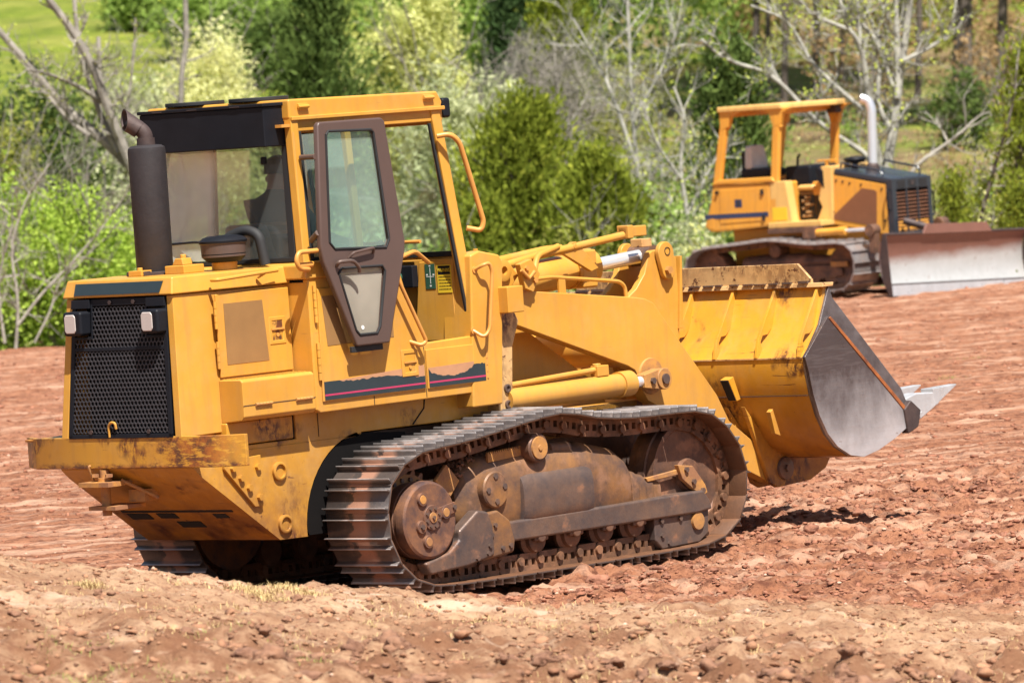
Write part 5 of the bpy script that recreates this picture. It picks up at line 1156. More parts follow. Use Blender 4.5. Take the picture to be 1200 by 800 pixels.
# loose clods: scattered low stones of soil, countless
def clods(name, n, region, smin, smax, m_, seed, dens=None, lift=.2, flat=.75):
    r_ = np.random.RandomState(seed); V = []; F = []
    ico = [(0, 0, 1), (.894, 0, .447), (.276, .851, .447), (-.724, .526, .447), (-.724, -.526, .447), (.276, -.851, .447), (.724, .526, -.447), (-.276, .851, -.447), (-.894, 0, -.447), (-.276, -.851, -.447), (.724, -.526, -.447), (0, 0, -1)]
    icf = [(0, 1, 2), (0, 2, 3), (0, 3, 4), (0, 4, 5), (0, 5, 1), (1, 6, 2), (2, 7, 3), (3, 8, 4), (4, 9, 5), (5, 10, 1), (6, 7, 2), (7, 8, 3), (8, 9, 4), (9, 10, 5), (10, 6, 1), (11, 7, 6), (11, 8, 7), (11, 9, 8), (11, 10, 9), (11, 6, 10)]
    ico = np.array(ico); icf = np.array(icf)
    y = r_.uniform(region[2], region[3], n * 3); x = r_.uniform(-1, 1, n * 3) * (y * .0925 + .3)
    if region[0] is not None: kx = (x > region[0]) & (x < region[1]); x, y = x[kx], y[kx]
    if dens is not None: kx = r_.uniform(0, 1, len(x)) < dens(x, y); x, y = x[kx], y[kx]
    mx, my = mach(x, y); kx = ~((mx > -.6) & (mx < 3.3) & (my > -1.5) & (my < 1.35)); x, y = x[kx], y[kx]
    x, y = x[:n], y[:n]; z = ground_z(x, y); n = len(x)
    s_ = smin + (smax - smin) * r_.power(.35, n) ** 1.0
    s_ = smin + (smax - smin) * r_.uniform(0, 1, n) ** 4
    P = ico[None] * r_.uniform(.35, 1.3, (n, 12, 1)) * s_[:, None, None] * np.stack([r_.uniform(.8, 1.4, n), r_.uniform(.8, 1.3, n), r_.uniform(.5, 1, n) * flat], -1)[:, None]
    P += np.stack([x, y, z + s_ * lift], -1)[:, None]
    Fc = icf[None] + (np.arange(n) * 12)[:, None, None]
    me = bpy.data.meshes.new(name); me.from_pydata([], [], []); co_ = P.reshape(-1, 3).astype(np.float32); q = Fc.reshape(-1, 3).astype(np.int32)
    me.vertices.add(len(co_)); me.vertices.foreach_set('co', co_.ravel()); me.loops.add(q.size); me.loops.foreach_set('vertex_index', q.ravel()); me.polygons.add(len(q))
    me.polygons.foreach_set('loop_start', np.arange(0, q.size, 3, dtype=np.int32)); me.polygons.foreach_set('loop_total', np.full(len(q), 3, np.int32)); me.update(); me.materials.append(M[m_])
    o = bpy.data.objects.new(name, me); COL.objects.link(o); return tag(o, kind='stuff')
def soilmat(name, a, b, sc=7):
    m, t, p = mat(name); c = mix(t, ramp(t, noise(t, sc, 5), (.35, 0), (.65, 1)), a, b); t.links.new(c, p.inputs['Base Color']); p.inputs['Roughness'].default_value = .95
    bump(t, p, noise(t, 60, 5, .7), .8, .01); M[name] = m
soilmat('clod_red', (.24, .09, .05), (.38, .165, .095)); soilmat('clod_pale', (.60, .42, .31), (.46, .26, .17)); soilmat('clod_tan', (.24, .11, .06), (.42, .22, .12))
clods('dirt_clods', 30000, (None, None, 35.5, 56), .003, .030, 'clod_red', 1, lambda x, y: .12 + .88 * rough_zone(x, y))
clods('dirt_clods', 6000, (None, None, 50, 88), .008, .04, 'clod_red', 2)
clods('pale_pebbles', 2600, (None, None, 35.5, 80), .004, .022, 'clod_pale', 3)
clods('berm_clods', 20000, (None, None, 26, 36), .003, .022, 'clod_tan', 4)
clods('berm_clods', 1400, (None, None, 26.5, 31.5), .012, .055, 'clod_tan', 5, lambda x, y: .25 + .75 * (x > 0))
def lumps(name, centres, m_, seed):
    """rough broken clods of turned soil with real relief, half sunk"""
    bm = bmesh.new(); bmesh.ops.create_icosphere(bm, subdivisions=3, radius=1.); bv = np.array([v.co[:] for v in bm.verts]); bf = np.array([[v.index for v in f.verts] for f in bm.faces]); bm.free()
    g = np.random.RandomState(seed); V = []; F = []; k = 0
    for cx, cy, sp, cnt, s0, s1 in centres:
        for _ in range(cnt):
            x, y = cx + g.normal(0, sp), cy + g.normal(0, sp * 2.0); s_ = s0 + (s1 - s0) * g.uniform() ** 2.2; o1 = g.uniform(0, 50)
            q = bv; r1 = 1 + .42 * fbm(q[:, 0] * 1.3 + o1, q[:, 1] * 1.3 + q[:, 2] * 1.1 + o1, 4, seed, .65) + .22 * fbm(q[:, 2] * 2.1 + o1, q[:, 0] * 2.0 - q[:, 1] + o1, 3, seed + 3, .65)
            P = q * r1[:, None] * s_ * np.array([g.uniform(.8, 1.5), g.uniform(.8, 1.3), g.uniform(.5, .9)])
            P = P + np.array([x, y, float(ground_z(np.array([x]), np.array([y]))[0]) + s_ * .12]); V.append(P); F.append(bf + k); k += len(bv)
    co_ = np.concatenate(V).astype(np.float32); q = np.concatenate(F).astype(np.int32); me = bpy.data.meshes.new(name)
    me.vertices.add(len(co_)); me.vertices.foreach_set('co', co_.ravel()); me.loops.add(q.size); me.loops.foreach_set('vertex_index', q.ravel()); me.polygons.add(len(q))
    me.polygons.foreach_set('loop_start', np.arange(0, q.size, 3, dtype=np.int32)); me.polygons.foreach_set('loop_total', np.full(len(q), 3, np.int32)); me.update(); me.shade_smooth(); me.materials.append(M[m_])
    o = bpy.data.objects.new(name, me); COL.objects.link(o); return tag(o, kind='stuff')
soilmat('clod_dark', (.15, .068, .04), (.30, .155, .09), 12)
wpx = lambda px, y: (px - 600) / 7000 * y
rl = random.Random(3); cl = [(wpx(330, 32.4), 32.4, .06, 10, .008, .03), (wpx(110, 31.8), 31.8, .04, 8, .01, .03), (wpx(300, 30.6), 30.6, .2, 16, .008, .03), (wpx(430, 29.3), 29.3, .10, 26, .012, .06), (wpx(360, 29.0), 29.0, .16, 18, .01, .04), (wpx(640, 29.3), 29.3, .12, 26, .012, .05), (wpx(700, 29.0), 29.0, .10, 16, .012, .05),
      (wpx(835, 30.2), 30.2, .05, 12, .012, .06), (wpx(560, 31.5), 31.5, .05, 8, .01, .03), (wpx(60, 28.6), 28.6, .16, 26, .01, .045), (wpx(200, 28.4), 28.4, .2, 22, .01, .04)]
cl += [(wpx(px, y), y, .14, 22, .012, .065) for px, y in ((880, 28.7), (960, 28.5), (1040, 28.8), (1120, 28.3), (1190, 28.7), (1000, 28.0), (780, 28.3), (560, 28.2), (1080, 28.1), (900, 28.0), (470, 28.1), (330, 28.0))]
cl += [(wpx(rl.uniform(0, 1200), y), y, .12, 8, .006, .025) for y in [rl.uniform(28, 32.8) for _ in range(46)]]
lumps('soil_lumps', cl, 'clod_dark', 8)
soilmat('clod_field', (.17, .07, .042), (.34, .15, .09), 9)
lumps('soil_lumps', [(wpx(px, y), y, .35, 26, .012, .05) for px, y in ((950, 44.5), (1050, 45), (1150, 44), (1000, 42.5), (1100, 41.8), (1180, 41), (900, 42.8), (1120, 46.5), (960, 40.5), (840, 40.2), (760, 39.5), (1050, 39.5))] + [(wpx(rl.uniform(0, 1200), y), y, .8, 10, .01, .035) for y in [rl.uniform(42, 80) for _ in range(30)]], 'clod_field', 9)
clods('pale_pebbles', 900, (None, None, 26, 36), .004, .025, 'clod_pale', 6)
# straw and dead grass on the berm
def blades(name, centres, m_, seed, h=(.02, .07), w=.0018, lean=1.2):
    r_ = np.random.RandomState(seed); V = []; F = []
    for cx, cy, rad_, cnt in centres:
        x = cx + r_.normal(0, rad_, cnt); y = cy + r_.normal(0, rad_, cnt); z = ground_z(x, y)
        for i in range(cnt):
            a = r_.uniform(0, 6.283); L_ = r_.uniform(*h); ln = r_.uniform(.3, lean); d = np.array([math.cos(a) * ln, math.sin(a) * ln, 1.0]); d = d / np.linalg.norm(d) * L_
            s_ = np.array([-math.sin(a), math.cos(a), 0]) * w; p0 = np.array([x[i], y[i], z[i] - .004]); b0 = len(V)
            V += [p0 - s_, p0 + s_, p0 + d * .6 + s_ * .8 + (0, 0, .004), p0 + d * .6 - s_ * .8 + (0, 0, .004), p0 + d * np.array([1.15, 1.15, .9])]
            F += [(b0, b0 + 1, b0 + 2, b0 + 3), (b0 + 3, b0 + 2, b0 + 4)]
    me = bpy.data.meshes.new(name); me.from_pydata([tuple(v) for v in V], [], F); me.materials.append(M[m_]); o = bpy.data.objects.new(name, me); COL.objects.link(o); return tag(o, kind='stuff')
M['straw'] = plain('straw', (.52, .38, .17), .8, var=.35, sc=3); M['grass_dry'] = plain('sparse_grass', (.26, .28, .07), .8, var=.4, sc=3)
r_ = random.Random(12)
wx = lambda px, y: (px - 600) / 7000 * y
tuf = [(wx(310, 32.6), 32.6, .10, 900), (wx(350, 32.9), 32.9, .07, 500), (wx(105, 32.2), 32.2, .05, 300), (wx(555, 32.0), 32.0, .06, 120), (wx(460, 32.2), 32.2, .14, 110), (wx(640, 31.8), 31.8, .12, 120), (wx(330, 33.2), 33.2, .05, 110)]
tuf += [(wx(r_.uniform(0, 1200), y), y, r_.uniform(.03, .10), r_.randint(8, 40)) for y in [r_.uniform(27, 33.2) for _ in range(150)]]
blades('dead_grass', tuf, 'straw', 3, (.012, .05))
blades('sparse_grass', [(wx(r_.uniform(0, 420), y), y, .08, 40) for y in [r_.uniform(27, 29.5) for _ in range(26)]] + [(wx(800, 31.5), 31.5, .08, 60), (wx(1110, 62), 62, .10, 80), (wx(1140, 66), 66, .1, 60)], 'grass_dry', 4, (.012, .045))
# hillside beyond the pad
m, t, p = mat('hillside_grass')
a_ = ramp(t, noise(t, .16, 6, .6, stretch=(.55, 1, 1)), (.40, 0), (.58, 1)); b_ = noise(t, 1.1, 8, .7)
tc = t.nodes.new('ShaderNodeTexCoord'); sx = t.nodes.new('ShaderNodeSeparateXYZ'); t.links.new(tc.outputs['Object'], sx.inputs[0])
gcol = mix(t, ramp(t, b_, (.35, 0), (.65, 1)), (.12, .19, .02), (.30, .36, .045))
lit = mix(t, ramp(t, noise(t, 2.3, 8, .7), (.38, 0), (.62, 1)), (.22, .14, .08), (.36, .27, .14))
left = mth(t, 'MULTIPLY_ADD', sx.outputs[0], -.12, .35, True)
k_ = mth(t, 'MULTIPLY', a_, mth(t, 'SUBTRACT', 1., mth(t, 'MULTIPLY', left, .85)))
c = mix(t, k_, gcol, lit)
c = mix(t, mth(t, 'MULTIPLY', ramp(t, noise(t, .35, 5), (.5, 0), (.62, 1)), .5), c, (.42, .40, .10))
c = mix(t, mth(t, 'MULTIPLY', ramp(t, noise(t, 3.2, 7, .75, stretch=(.6, 1.4, 1)), (.50, 0), (.60, 1)), .45), c, (.12, .14, .035))  # dark spots paint dappled shade into the grass colour
t.links.new(c, p.inputs['Base Color']); p.inputs['Roughness'].default_value = .95; p.inputs['Specular IOR Level'].default_value = .1
bump(t, p, noise(t, 5, 8, .75), 1., .2)
hx = np.array(steps(-160, -14, 6, 1.0) + steps(-12.9, 13, .35, .35) + steps(14, 160, 1., 6)); hy = np.array(steps(84, 190, .5, 1.2) + steps(195, 900, 5, 60))
M['hill'] = m
sheet('hillside', hx, hy, lambda x, y: np.where(edge_t(x, y) < 3, ground_z(x, y, False) - .35, hill_z(x, y)), m)
# ================================================================ VEGETATION
def leafmat(name, a, b, tip=None, trans=.35):
    m, t, p = mat(name); out_ = t.nodes['Material Output']; t.nodes.remove(p)
    at_ = N(t, 'ShaderNodeAttribute'); at_.attribute_name = 'tone'
    stops = [(0, a), (.75, b)] + ([(1, tip)] if tip else [])
    c = ramp(t, at_.outputs['Fac'], *stops)
    c = mix(t, ramp(t, noise(t, 1.1, 3), (.35, .0), (.65, .45)), c, b)
    d = N(t, 'ShaderNodeBsdfDiffuse'); tr = N(t, 'ShaderNodeBsdfTranslucent'); mx = t.nodes.new('ShaderNodeMixShader'); mx.inputs[0].default_value = trans
    t.links.new(c, d.inputs[0]); t.links.new(c, tr.inputs[0]); t.links.new(d.outputs[0], mx.inputs[1]); t.links.new(tr.outputs[0], mx.inputs[2]); t.links.new(mx.outputs[0], out_.inputs[0])
    M[name] = m
leafmat('leaf_lime', (0.218, 0.346, 0.045), (0.461, 0.602, 0.102), (0.666, 0.794, 0.205), .45)
leafmat('leaf_dark', (0.064, 0.109, 0.031), (0.141, 0.198, 0.051), (0.256, 0.307, 0.077), .4)
leafmat('leaf_olive', (0.154, 0.179, 0.038), (0.333, 0.346, 0.077), (0.589, 0.538, 0.102), .45)
leafmat('leaf_pale', (0.640, 0.602, 0.256), (0.850, 0.850, 0.435), (0.850, 0.850, 0.640), .45)
leafmat('leaf_paleg', (0.435, 0.486, 0.154), (0.717, 0.717, 0.282), (0.850, 0.850, 0.435), .45)
leafmat('leaf_sage', (0.358, 0.397, 0.205), (0.614, 0.640, 0.371), (0.794, 0.794, 0.538), .45)
leafmat('leaf_cedar', (0.102, 0.134, 0.020), (0.269, 0.314, 0.041), (0.589, 0.589, 0.090), .45)
leafmat('leaf_vdark', (0.032, 0.064, 0.023), (0.077, 0.128, 0.045), (0.154, 0.205, 0.064))
leafmat('leaf_mid', (0.154, 0.243, 0.051), (0.320, 0.435, 0.102), (0.486, 0.589, 0.166), .45)
leafmat('leaf_yellow', (.34, .42, .06), (.52, .58, .10), (.66, .70, .16))
leafmat('leaf_brown', (0.205, 0.128, 0.064), (0.384, 0.256, 0.128), (0.538, 0.384, 0.205))
def barkmat(name, a, b, sc=5):
    m, t, p = mat(name); c = mix(t, ramp(t, noise(t, sc, 6, .7), (.38, 0), (.62, 1)), a, b); t.links.new(c, p.inputs['Base Color']); p.inputs['Roughness'].default_value = .9
    bump(t, p, noise(t, 20, 6), .5, .02); M[name] = m
barkmat('bark_pale', (.40, .385, .33), (.23, .22, .19)); barkmat('bark_grey', (.30, .27, .23), (.17, .15, .125)); barkmat('bark_dark', (.13, .10, .08), (.07, .055, .045)); barkmat('twig_grey', (.36, .33, .28), (.24, .215, .18))
def at(px, py, Y): return Vector(((px - 600) / 7000 * Y, Y, CAMH + (105 - py) / 7000 * Y))
def base(px, Y): x = (px - 600) / 7000 * Y; return Vector((x, Y, float(hill_z(np.array(x), np.array(Y)))))
def leaves(name, C_, r, per, size, elong, m_, parent, seed, up=.0, spread=None, axis=None):
    """C_: (n,3) clump centres; r: clump radius; leaves are rhombic faces"""
    g = np.random.RandomState(seed); C_ = np.asarray(C_, float); n = len(C_) * per
    cen = np.repeat(C_, per, 0) + g.normal(0, 1, (n, 3)) * r * (np.array(spread) if spread is not None else 1)
    d = g.normal(0, 1, (n, 3))
    if axis is not None: d = d * .55 + np.repeat(np.asarray(axis), per, 0)
    d[:, 2] += up; d /= np.linalg.norm(d, axis=1, keepdims=True)
    s = np.cross(d, g.normal(0, 1, (n, 3))); s /= np.linalg.norm(s, axis=1, keepdims=True) + 1e-9
    L_ = size * g.uniform(.6, 1.4, (n, 1)); W2 = L_ / elong
    V = np.stack([cen - d * L_ * .5, cen + s * W2 * .5, cen + d * L_ * .5, cen - s * W2 * .5], 1).reshape(-1, 3).astype(np.float32)
    q = np.arange(n * 4, dtype=np.int32)
    me = bpy.data.meshes.new(name); me.vertices.add(n * 4); me.vertices.foreach_set('co', V.ravel()); me.loops.add(n * 4); me.loops.foreach_set('vertex_index', q)
    me.polygons.add(n); me.polygons.foreach_set('loop_start', np.arange(0, n * 4, 4, dtype=np.int32)); me.polygons.foreach_set('loop_total', np.full(n, 4, np.int32)); me.update()
    a_ = me.attributes.new('tone', 'FLOAT', 'FACE'); tn = np.clip(g.uniform(0, 1, n) * .6 + np.repeat(g.uniform(0, .4, len(C_)), per), 0, 1); a_.data.foreach_set('value', tn.astype(np.float32))
    me.materials.append(M[m_]); o = bpy.data.objects.new(name, me); COL.objects.link(o)
    if parent: o.parent = parent; o.matrix_parent_inverse = Matrix.Translation(-parent.location)
    return o
def child_fix(o, parent): o.parent = parent; o.matrix_parent_inverse = Matrix.Translation(-parent.location); return o
def wander(a, b, r0, r1, rr, n=6, jit=.06):
    a, b = Vector(a), Vector(b); L_ = (b - a).length; P = [a.lerp(b, i / n) + Vector((rr.uniform(-1, 1), rr.uniform(-1, 1), rr.uniform(-1, 1))) * jit * L_ * (0 if i in (0,) else 1) for i in range(n + 1)]
    return P
def twigs(mb, start, d, L_, r, rr, depth, tips, up=.25, n=3, spread=.75, sides=4):
    P = [Vector(start)]; d = Vector(d).normalized(); k = 4
    for i in range(k):
        d = (d + Vector((rr.gauss(0, 1), rr.gauss(0, 1), rr.gauss(0, 1) + up)) * .16).normalized(); P.append(P[-1] + d * L_ / k)
    mb.tube(P, max(r, .003), sides, max(r * .45, .002))
    tips.append(P[-1]); 
    if depth <= 0: return
    for j in range(n):
        i = rr.randint(1, k); dd = (d + Vector((rr.gauss(0, 1), rr.gauss(0, 1), rr.gauss(0, 1) + up)) * spread).normalized()
        twigs(mb, P[i], dd, L_ * rr.uniform(.5, .75), r * .5, rr, depth - 1, tips, up, n, spread, 3)
        tips.append(P[i])
def plant(name, label, cat, px, Y, group=None):
    b = base(px, Y); o = bpy.data.objects.new(name, None); COL.objects.link(o); o.location = b; o.empty_display_size = .3
    return tag(o, label, cat, group), b
def cedar(name, label, px, Y, top, wpx, m_, seed, group=None, n=230, per=26, size=.13, gap=.0, lean=0, cat='evergreen tree'):
    root, b = plant(name, label, cat, px, Y, group); rr = random.Random(seed)
    zt = at(px, top, Y).z; H_ = zt - b.z; Rw_ = wpx / 7000 * Y / 2 * 1.12
    t_ = MB().tube([b - Vector((0, 0, .1)), b + Vector((lean * .4, 0, H_ * .5)), b + Vector((lean, 0, H_ * .95))], H_ * .022 + .02, 8, .012)
    C_ = []; A_ = []
    for i in range(int(n * .62)):
        u = ((i + rr.random()) / (n * .62)) ** 1.0; z = b.z + H_ * (.02 + .98 * u)
        prof_ = (1 - u ** 1.7) ** .75 * (1 + .16 * math.sin(u * 9 + seed)) + .05
        a_ = rr.uniform(0, 6.283); R_ = Rw_ * prof_ * rr.choice((rr.uniform(.5, .9), rr.uniform(.8, 1.35))); d = Vector((math.cos(a_), math.sin(a_), rr.uniform(.35, .85) + u * .5)).normalized(); s0 = Vector((b.x + lean * u, b.y, z - .35 * R_))
        t_.tube([s0, s0 + d * R_ * .5 + Vector((0, 0, -.03)), s0 + d * R_ * .95], .018, 4, .005)
        for f in (.38, .58, .78, .98):
            if rr.random() < gap + .08: continue
            C_.append(s0 + d * R_ * f + Vector((rr.gauss(0, .06), rr.gauss(0, .06), .04))); A_.append(d + Vector((0, 0, .45)))
    child_fix(t_.build('trunk', 'bark_dark', None), root)
    leaves('crown', C_, .09 + Rw_ * .075, per, size * 1.15, 2.8, m_, root, seed, axis=A_)
    return root
def leafy(name, label, px, Y, top, wpx, m_, seed, group=None, n=200, per=34, size=.07, r=.16, stems=7, bark='bark_grey', cat='bush', elong=1.7, hbase=0, twig=True, open_=.0):
    root, b = plant(name, label, cat, px, Y, group); rr = random.Random(seed); zt = at(px, top, Y).z; H_ = zt - b.z; Rw_ = wpx / 7000 * Y / 2
    mb = MB(); tips = []
    for i in range(stems):
        a_ = rr.uniform(0, 6.283); d = Vector((math.cos(a_) * .42 * Rw_ / max(H_, .5) * 1.6, math.sin(a_) * .35, 1))
        twigs(mb, b + Vector((math.cos(a_) * .08, math.sin(a_) * .08, -.05)), d, H_ * rr.uniform(.5, .72), .02 + H_ * .007, rr, 3 if twig else 2, tips, .3, 3, .6)
    child_fix(mb.build('stem', bark, None), root)
    C_ = []; n = int(n * 1.35); size *= 1.35
    zc = b.z + H_ * (.52 + hbase)
    while len(C_) < n:
        v = Vector((rr.gauss(0, 1), rr.gauss(0, 1), rr.gauss(0, 1))).normalized() * rr.uniform(.35, 1) ** .5
        lump = 1 + .22 * math.sin(v.x * 5 + seed) * math.cos(v.z * 4 + seed * 2) + .1 * math.sin(v.y * 9 + v.z * 7)
        C_.append(Vector((b.x + v.x * Rw_ * lump, b.y + v.y * Rw_ * lump * .8, zc + v.z * H_ * (.48 - hbase * .9) * lump)))
    if open_: C_ = [c for c in C_ if rr.random() > open_]
    leaves('foliage', C_, r, per, size, elong, m_, root, seed)
    return root
def limbtree(name, label, px0, Y, limbs, bark, seed, group=None, ntw=26, twl=.9, leaf=None, cat='tree', leafn=3, leafsize=.06, depth=2, twd=(0, 0, .5)):
    """limbs: list of (points (px,py), width_px_start, width_px_end, depth_offset)"""
    root, b = plant(name, label, cat, px0, Y, group); rr = random.Random(seed); mb = MB(); tips = []; tw = MB()
    for pts, w0, w1, dy in limbs:
        n_ = len(pts); P = [at(p[0], p[1], Y) + Vector((0, dy * i / max(1, n_ - 1), 0)) for i, p in enumerate(pts)]
        P = rounded(P, .5, 3) if n_ > 2 else P
        mb.tube(P, w0 / 14000 * Y, 8, w1 / 14000 * Y)
        Lp = len(P)
        for k in range(int(ntw * min(1.5, n_ / 4))):
            i = rr.randint(1, Lp - 1); a = P[i - 1].lerp(P[i], rr.random()); d = (P[i] - P[i - 1]).normalized() + Vector((rr.gauss(0, 1), rr.gauss(0, .8), rr.gauss(.3, .8)))
            twigs(tw, a, d, twl * rr.uniform(.4, 1.1), .010 + w1 / 14000 * Y * .35, rr, depth, tips, .35, 3, .6)
    child_fix(mb.build('trunk', bark, None), root); child_fix(tw.build('twigs', 'twig_grey' if bark != 'bark_pale' else 'bark_pale', None), root)
    if leaf:
        sel = [t_ for t_ in tips if rr.random() < .5]
        leaves('foliage', sel, .05, leafn, leafsize, 1.5, leaf, root, seed)
    return root
# ---- left side
leafy('lime_bush', 'bright lime green leafy bush at the far left, filling the corner behind the dirt edge', 12, 95, 212, 150, 'leaf_lime', 1, 'lime green bushes', 240, 34, .065)
leafy('lime_bush', 'bright lime green bush directly left of the loader grille', 92, 94, 222, 150, 'leaf_lime', 2, 'lime green bushes', 260, 34, .065)
leafy('lime_bush', 'low lime green bush showing beneath the loader muffler', 150, 97, 250, 110, 'leaf_lime', 3, 'lime green bushes', 150, 30, .065)
leafy('dark_shrub', 'dark olive evergreen shrub above the lime bushes at far left', 58, 108, 82, 170, 'leaf_dark', 4, None, 300, 32, .09)
leafy('flowering_shrub', 'olive shrub with yellow blossom at the left edge of the photo', 8, 104, 128, 90, 'leaf_olive', 5, None, 130, 26, .07)
leafy('grey_brush', 'sage grey brushwood between the leaning tree and the muffler', 128, 102, 150, 110, 'leaf_sage', 6, None, 60, 20, .06, open_=.2)
limbtree('leaning_tree', 'grey leafless tree with long limbs leaning to the upper left beside the muffler', 190, 99,
    [([(196, 330), (186, 250), (175, 220), (138, 178), (105, 150), (72, 122), (50, 95), (30, 72), (0, 38), (-30, 5)], 15, 7, .5),
     ([(186, 250), (160, 205), (140, 160), (125, 118), (115, 88), (100, 58), (82, 28), (60, 0), (45, -25)], 13, 8, -.3),
     ([(140, 178), (120, 140), (104, 95), (92, 60), (86, 10), (84, -20)], 8, 5, .6),
     ([(120, 118), (95, 100), (60, 85), (35, 80)], 6, 3, -.6), ([(105, 158), (80, 140), (55, 110), (30, 90)], 6, 3, .4),
     ([(116, 110), (117, 80), (115, 42)], 7, 5, .2), ([(140, 165), (150, 120), (156, 70), (158, 20)], 4, 2, .3)], 'bark_grey', 7, None, 9, .55, 'leaf_yellow', 'bare tree', 1, .045)
limbtree('bare_sapling', 'low leafless sapling with grey twigs in front of the lime bushes', 20, 92.5,
    [([(18, 408), (22, 350), (10, 290), (30, 230), (58, 190)], 4, 2, .1), ([(20, 380), (50, 340), (80, 310), (115, 270), (140, 235)], 4, 1.5, .3), ([(40, 400), (60, 360), (66, 330), (100, 300)], 3, 1.5, .2), ([(5, 400), (-5, 330), (15, 260)], 4, 2, 0)], 'twig_grey', 8, None, 10, .5, None, 'sapling')
limbtree('slim_trunk_tree', 'slim upright grey trunk rising behind the air conditioner box', 213, 106,
    [([(214, 320), (212, 200), (212, 118), (213, 82), (219, 50), (217, 0), (216, -60)], 7, 6, .2)], 'bark_grey', 9, None, 9, .5, 'leaf_yellow', 'bare tree', 2, .05)
leafy('pale_bush', 'pale straw yellow feathery bush behind the muffler', 245, 128, 34, 130, 'leaf_pale', 10, None, 300, 34, .09, .2, elong=3)
leafy('pale_thicket', 'pale grey green thicket filling the gap left of the straw yellow bush', 175, 132, 90, 110, 'leaf_sage', 11, None, 240, 26, .10)
leafy('hill_tree', 'rounded mid green tree high on the meadow at upper left', 268, 178, -14, 130, 'leaf_mid', 12, 'trees on the upper hill', 200, 30, .16, .35, cat='tree')
leafy('hill_tree', 'darker green tree on the meadow edge, left of the rounded one', 180, 190, -30, 90, 'leaf_mid', 13, 'trees on the upper hill', 140, 30, .16, .35, cat='tree')
leafy('hill_tree', 'dull green tree reaching the top edge between the two cedars', 335, 170, 25, 90, 'leaf_dark', 14, 'trees on the upper hill', 140, 30, .15, .3, cat='tree')
# ---- behind the cab
cedar('dark_cedar', 'dark green conical cedar directly above the cab roof', 375, 118, -24, 165, 'leaf_dark', 15, None, 300, 26, .15)
leafy('feathery_tree', 'pale yellow green feathery tree right of the conical cedar', 484, 122, -18, 140, 'leaf_paleg', 16, None, 330, 34, .12, .17, cat='tree', elong=3)
leafy('sage_bush', 'pale sage coloured bush right behind the roof lamp', 545, 112, 82, 150, 'leaf_sage', 17, None, 330, 34, .11, elong=3)
cedar('black_cedar', 'nearly black tall cedar at the top centre', 600, 130, -45, 100, 'leaf_vdark', 18, None, 300, 28, .16)
cedar('soft_conifer', 'dull green conifer just right of the nearly black cedar', 655, 126, -12, 130, 'leaf_cedar', 19, None, 230, 24, .15)
limbtree('grey_bush', 'round leafless grey bush with fine twigs, centre of the photo', 648, 115,
    [([(648, 300), (640, 200), (620, 130), (600, 90)], 6, 2, .4), ([(650, 260), (652, 160), (655, 100), (650, 70)], 6, 2, .2), ([(652, 240), (672, 150), (690, 105)], 5, 2, -.3), ([(650, 220), (632, 120), (636, 76)], 5, 2, .5), ([(655, 200), (685, 140), (712, 120)], 4, 2, .2), ([(645, 200), (605, 140), (588, 120)], 4, 2, -.2)], 'twig_grey', 20, None, 34, .8, None, 'bare bush', depth=3)
cedar('golden_cedar', 'broad olive green cedar with golden tips right behind the cab handrail', 612, 104, 132, 225, 'leaf_cedar', 21, 'broad cedars behind the lift arms', 330, 34, .13, gap=.14, cat='evergreen tree')
cedar('golden_cedar', 'lower olive green cedar above the tilt cylinder', 700, 102, 190, 165, 'leaf_cedar', 22, 'broad cedars behind the lift arms', 220, 34, .13, gap=.16)
cedar('golden_cedar', 'small olive cedar peeping out between windshield handrail and lift arm', 565, 100, 235, 80, 'leaf_cedar', 23, 'broad cedars behind the lift arms', 120, 30, .11)
# ---- centre right
limbtree('birch_cluster', 'slender pale birch with forked stems between the centre cedars and the bulldozer canopy', 752, 108,
    [([(760, 330), (752, 240), (742, 150), (738, 60), (735, -10)], 7, 4, .3), ([(745, 190), (722, 120), (700, 70), (672, 20)], 5, 2, .5), ([(780, 330), (768, 250), (735, 200), (700, 170)], 5, 2, -.4), ([(742, 140), (770, 90), (790, 50), (800, 0)], 4, 2, .3),
     ([(800, 330), (792, 250), (772, 190), (775, 130)], 5, 2, .6), ([(760, 300), (730, 260), (700, 240)], 4, 2, .4)], 'bark_pale', 24, 'pale birches', 20, .8, 'leaf_yellow', 'birch tree', 1, .045)
limbtree('birch_cluster', 'thin leafless birch right beside the canopy rear post', 812, 100,
    [([(815, 330), (806, 250), (796, 190), (805, 140), (790, 100)], 6, 3, .3), ([(806, 250), (830, 200), (850, 165)], 4, 2, .2), ([(800, 210), (770, 170), (752, 120)], 4, 2, -.2), ([(822, 330), (835, 270), (862, 220)], 4, 2, .2)], 'bark_pale', 25, 'pale birches', 14, .7, 'leaf_yellow', 'birch tree', 1, .06)
leafy('green_thicket', 'mid green thicket under the pale birches', 770, 106, 215, 150, 'leaf_mid', 26, None, 150, 26, .08, open_=.15)
leafy('low_thicket', 'soft green low bush left of the bulldozer track', 812, 96, 262, 100, 'leaf_sage', 27, None, 110, 24, .07)
cedar('shady_cedar', 'deep green cedar seen through the bulldozer canopy', 856, 107, 55, 130, 'leaf_dark', 28, None, 280, 28, .14)
leafy('olive_thicket', 'olive thicket behind the top of the pale birches', 735, 122, 95, 150, 'leaf_olive', 29, None, 120, 22, .09, open_=.3)
leafy('canopy_bush', 'light green bush seen low through the bulldozer canopy', 900, 103, 215, 110, 'leaf_mid', 30, None, 120, 26, .08)
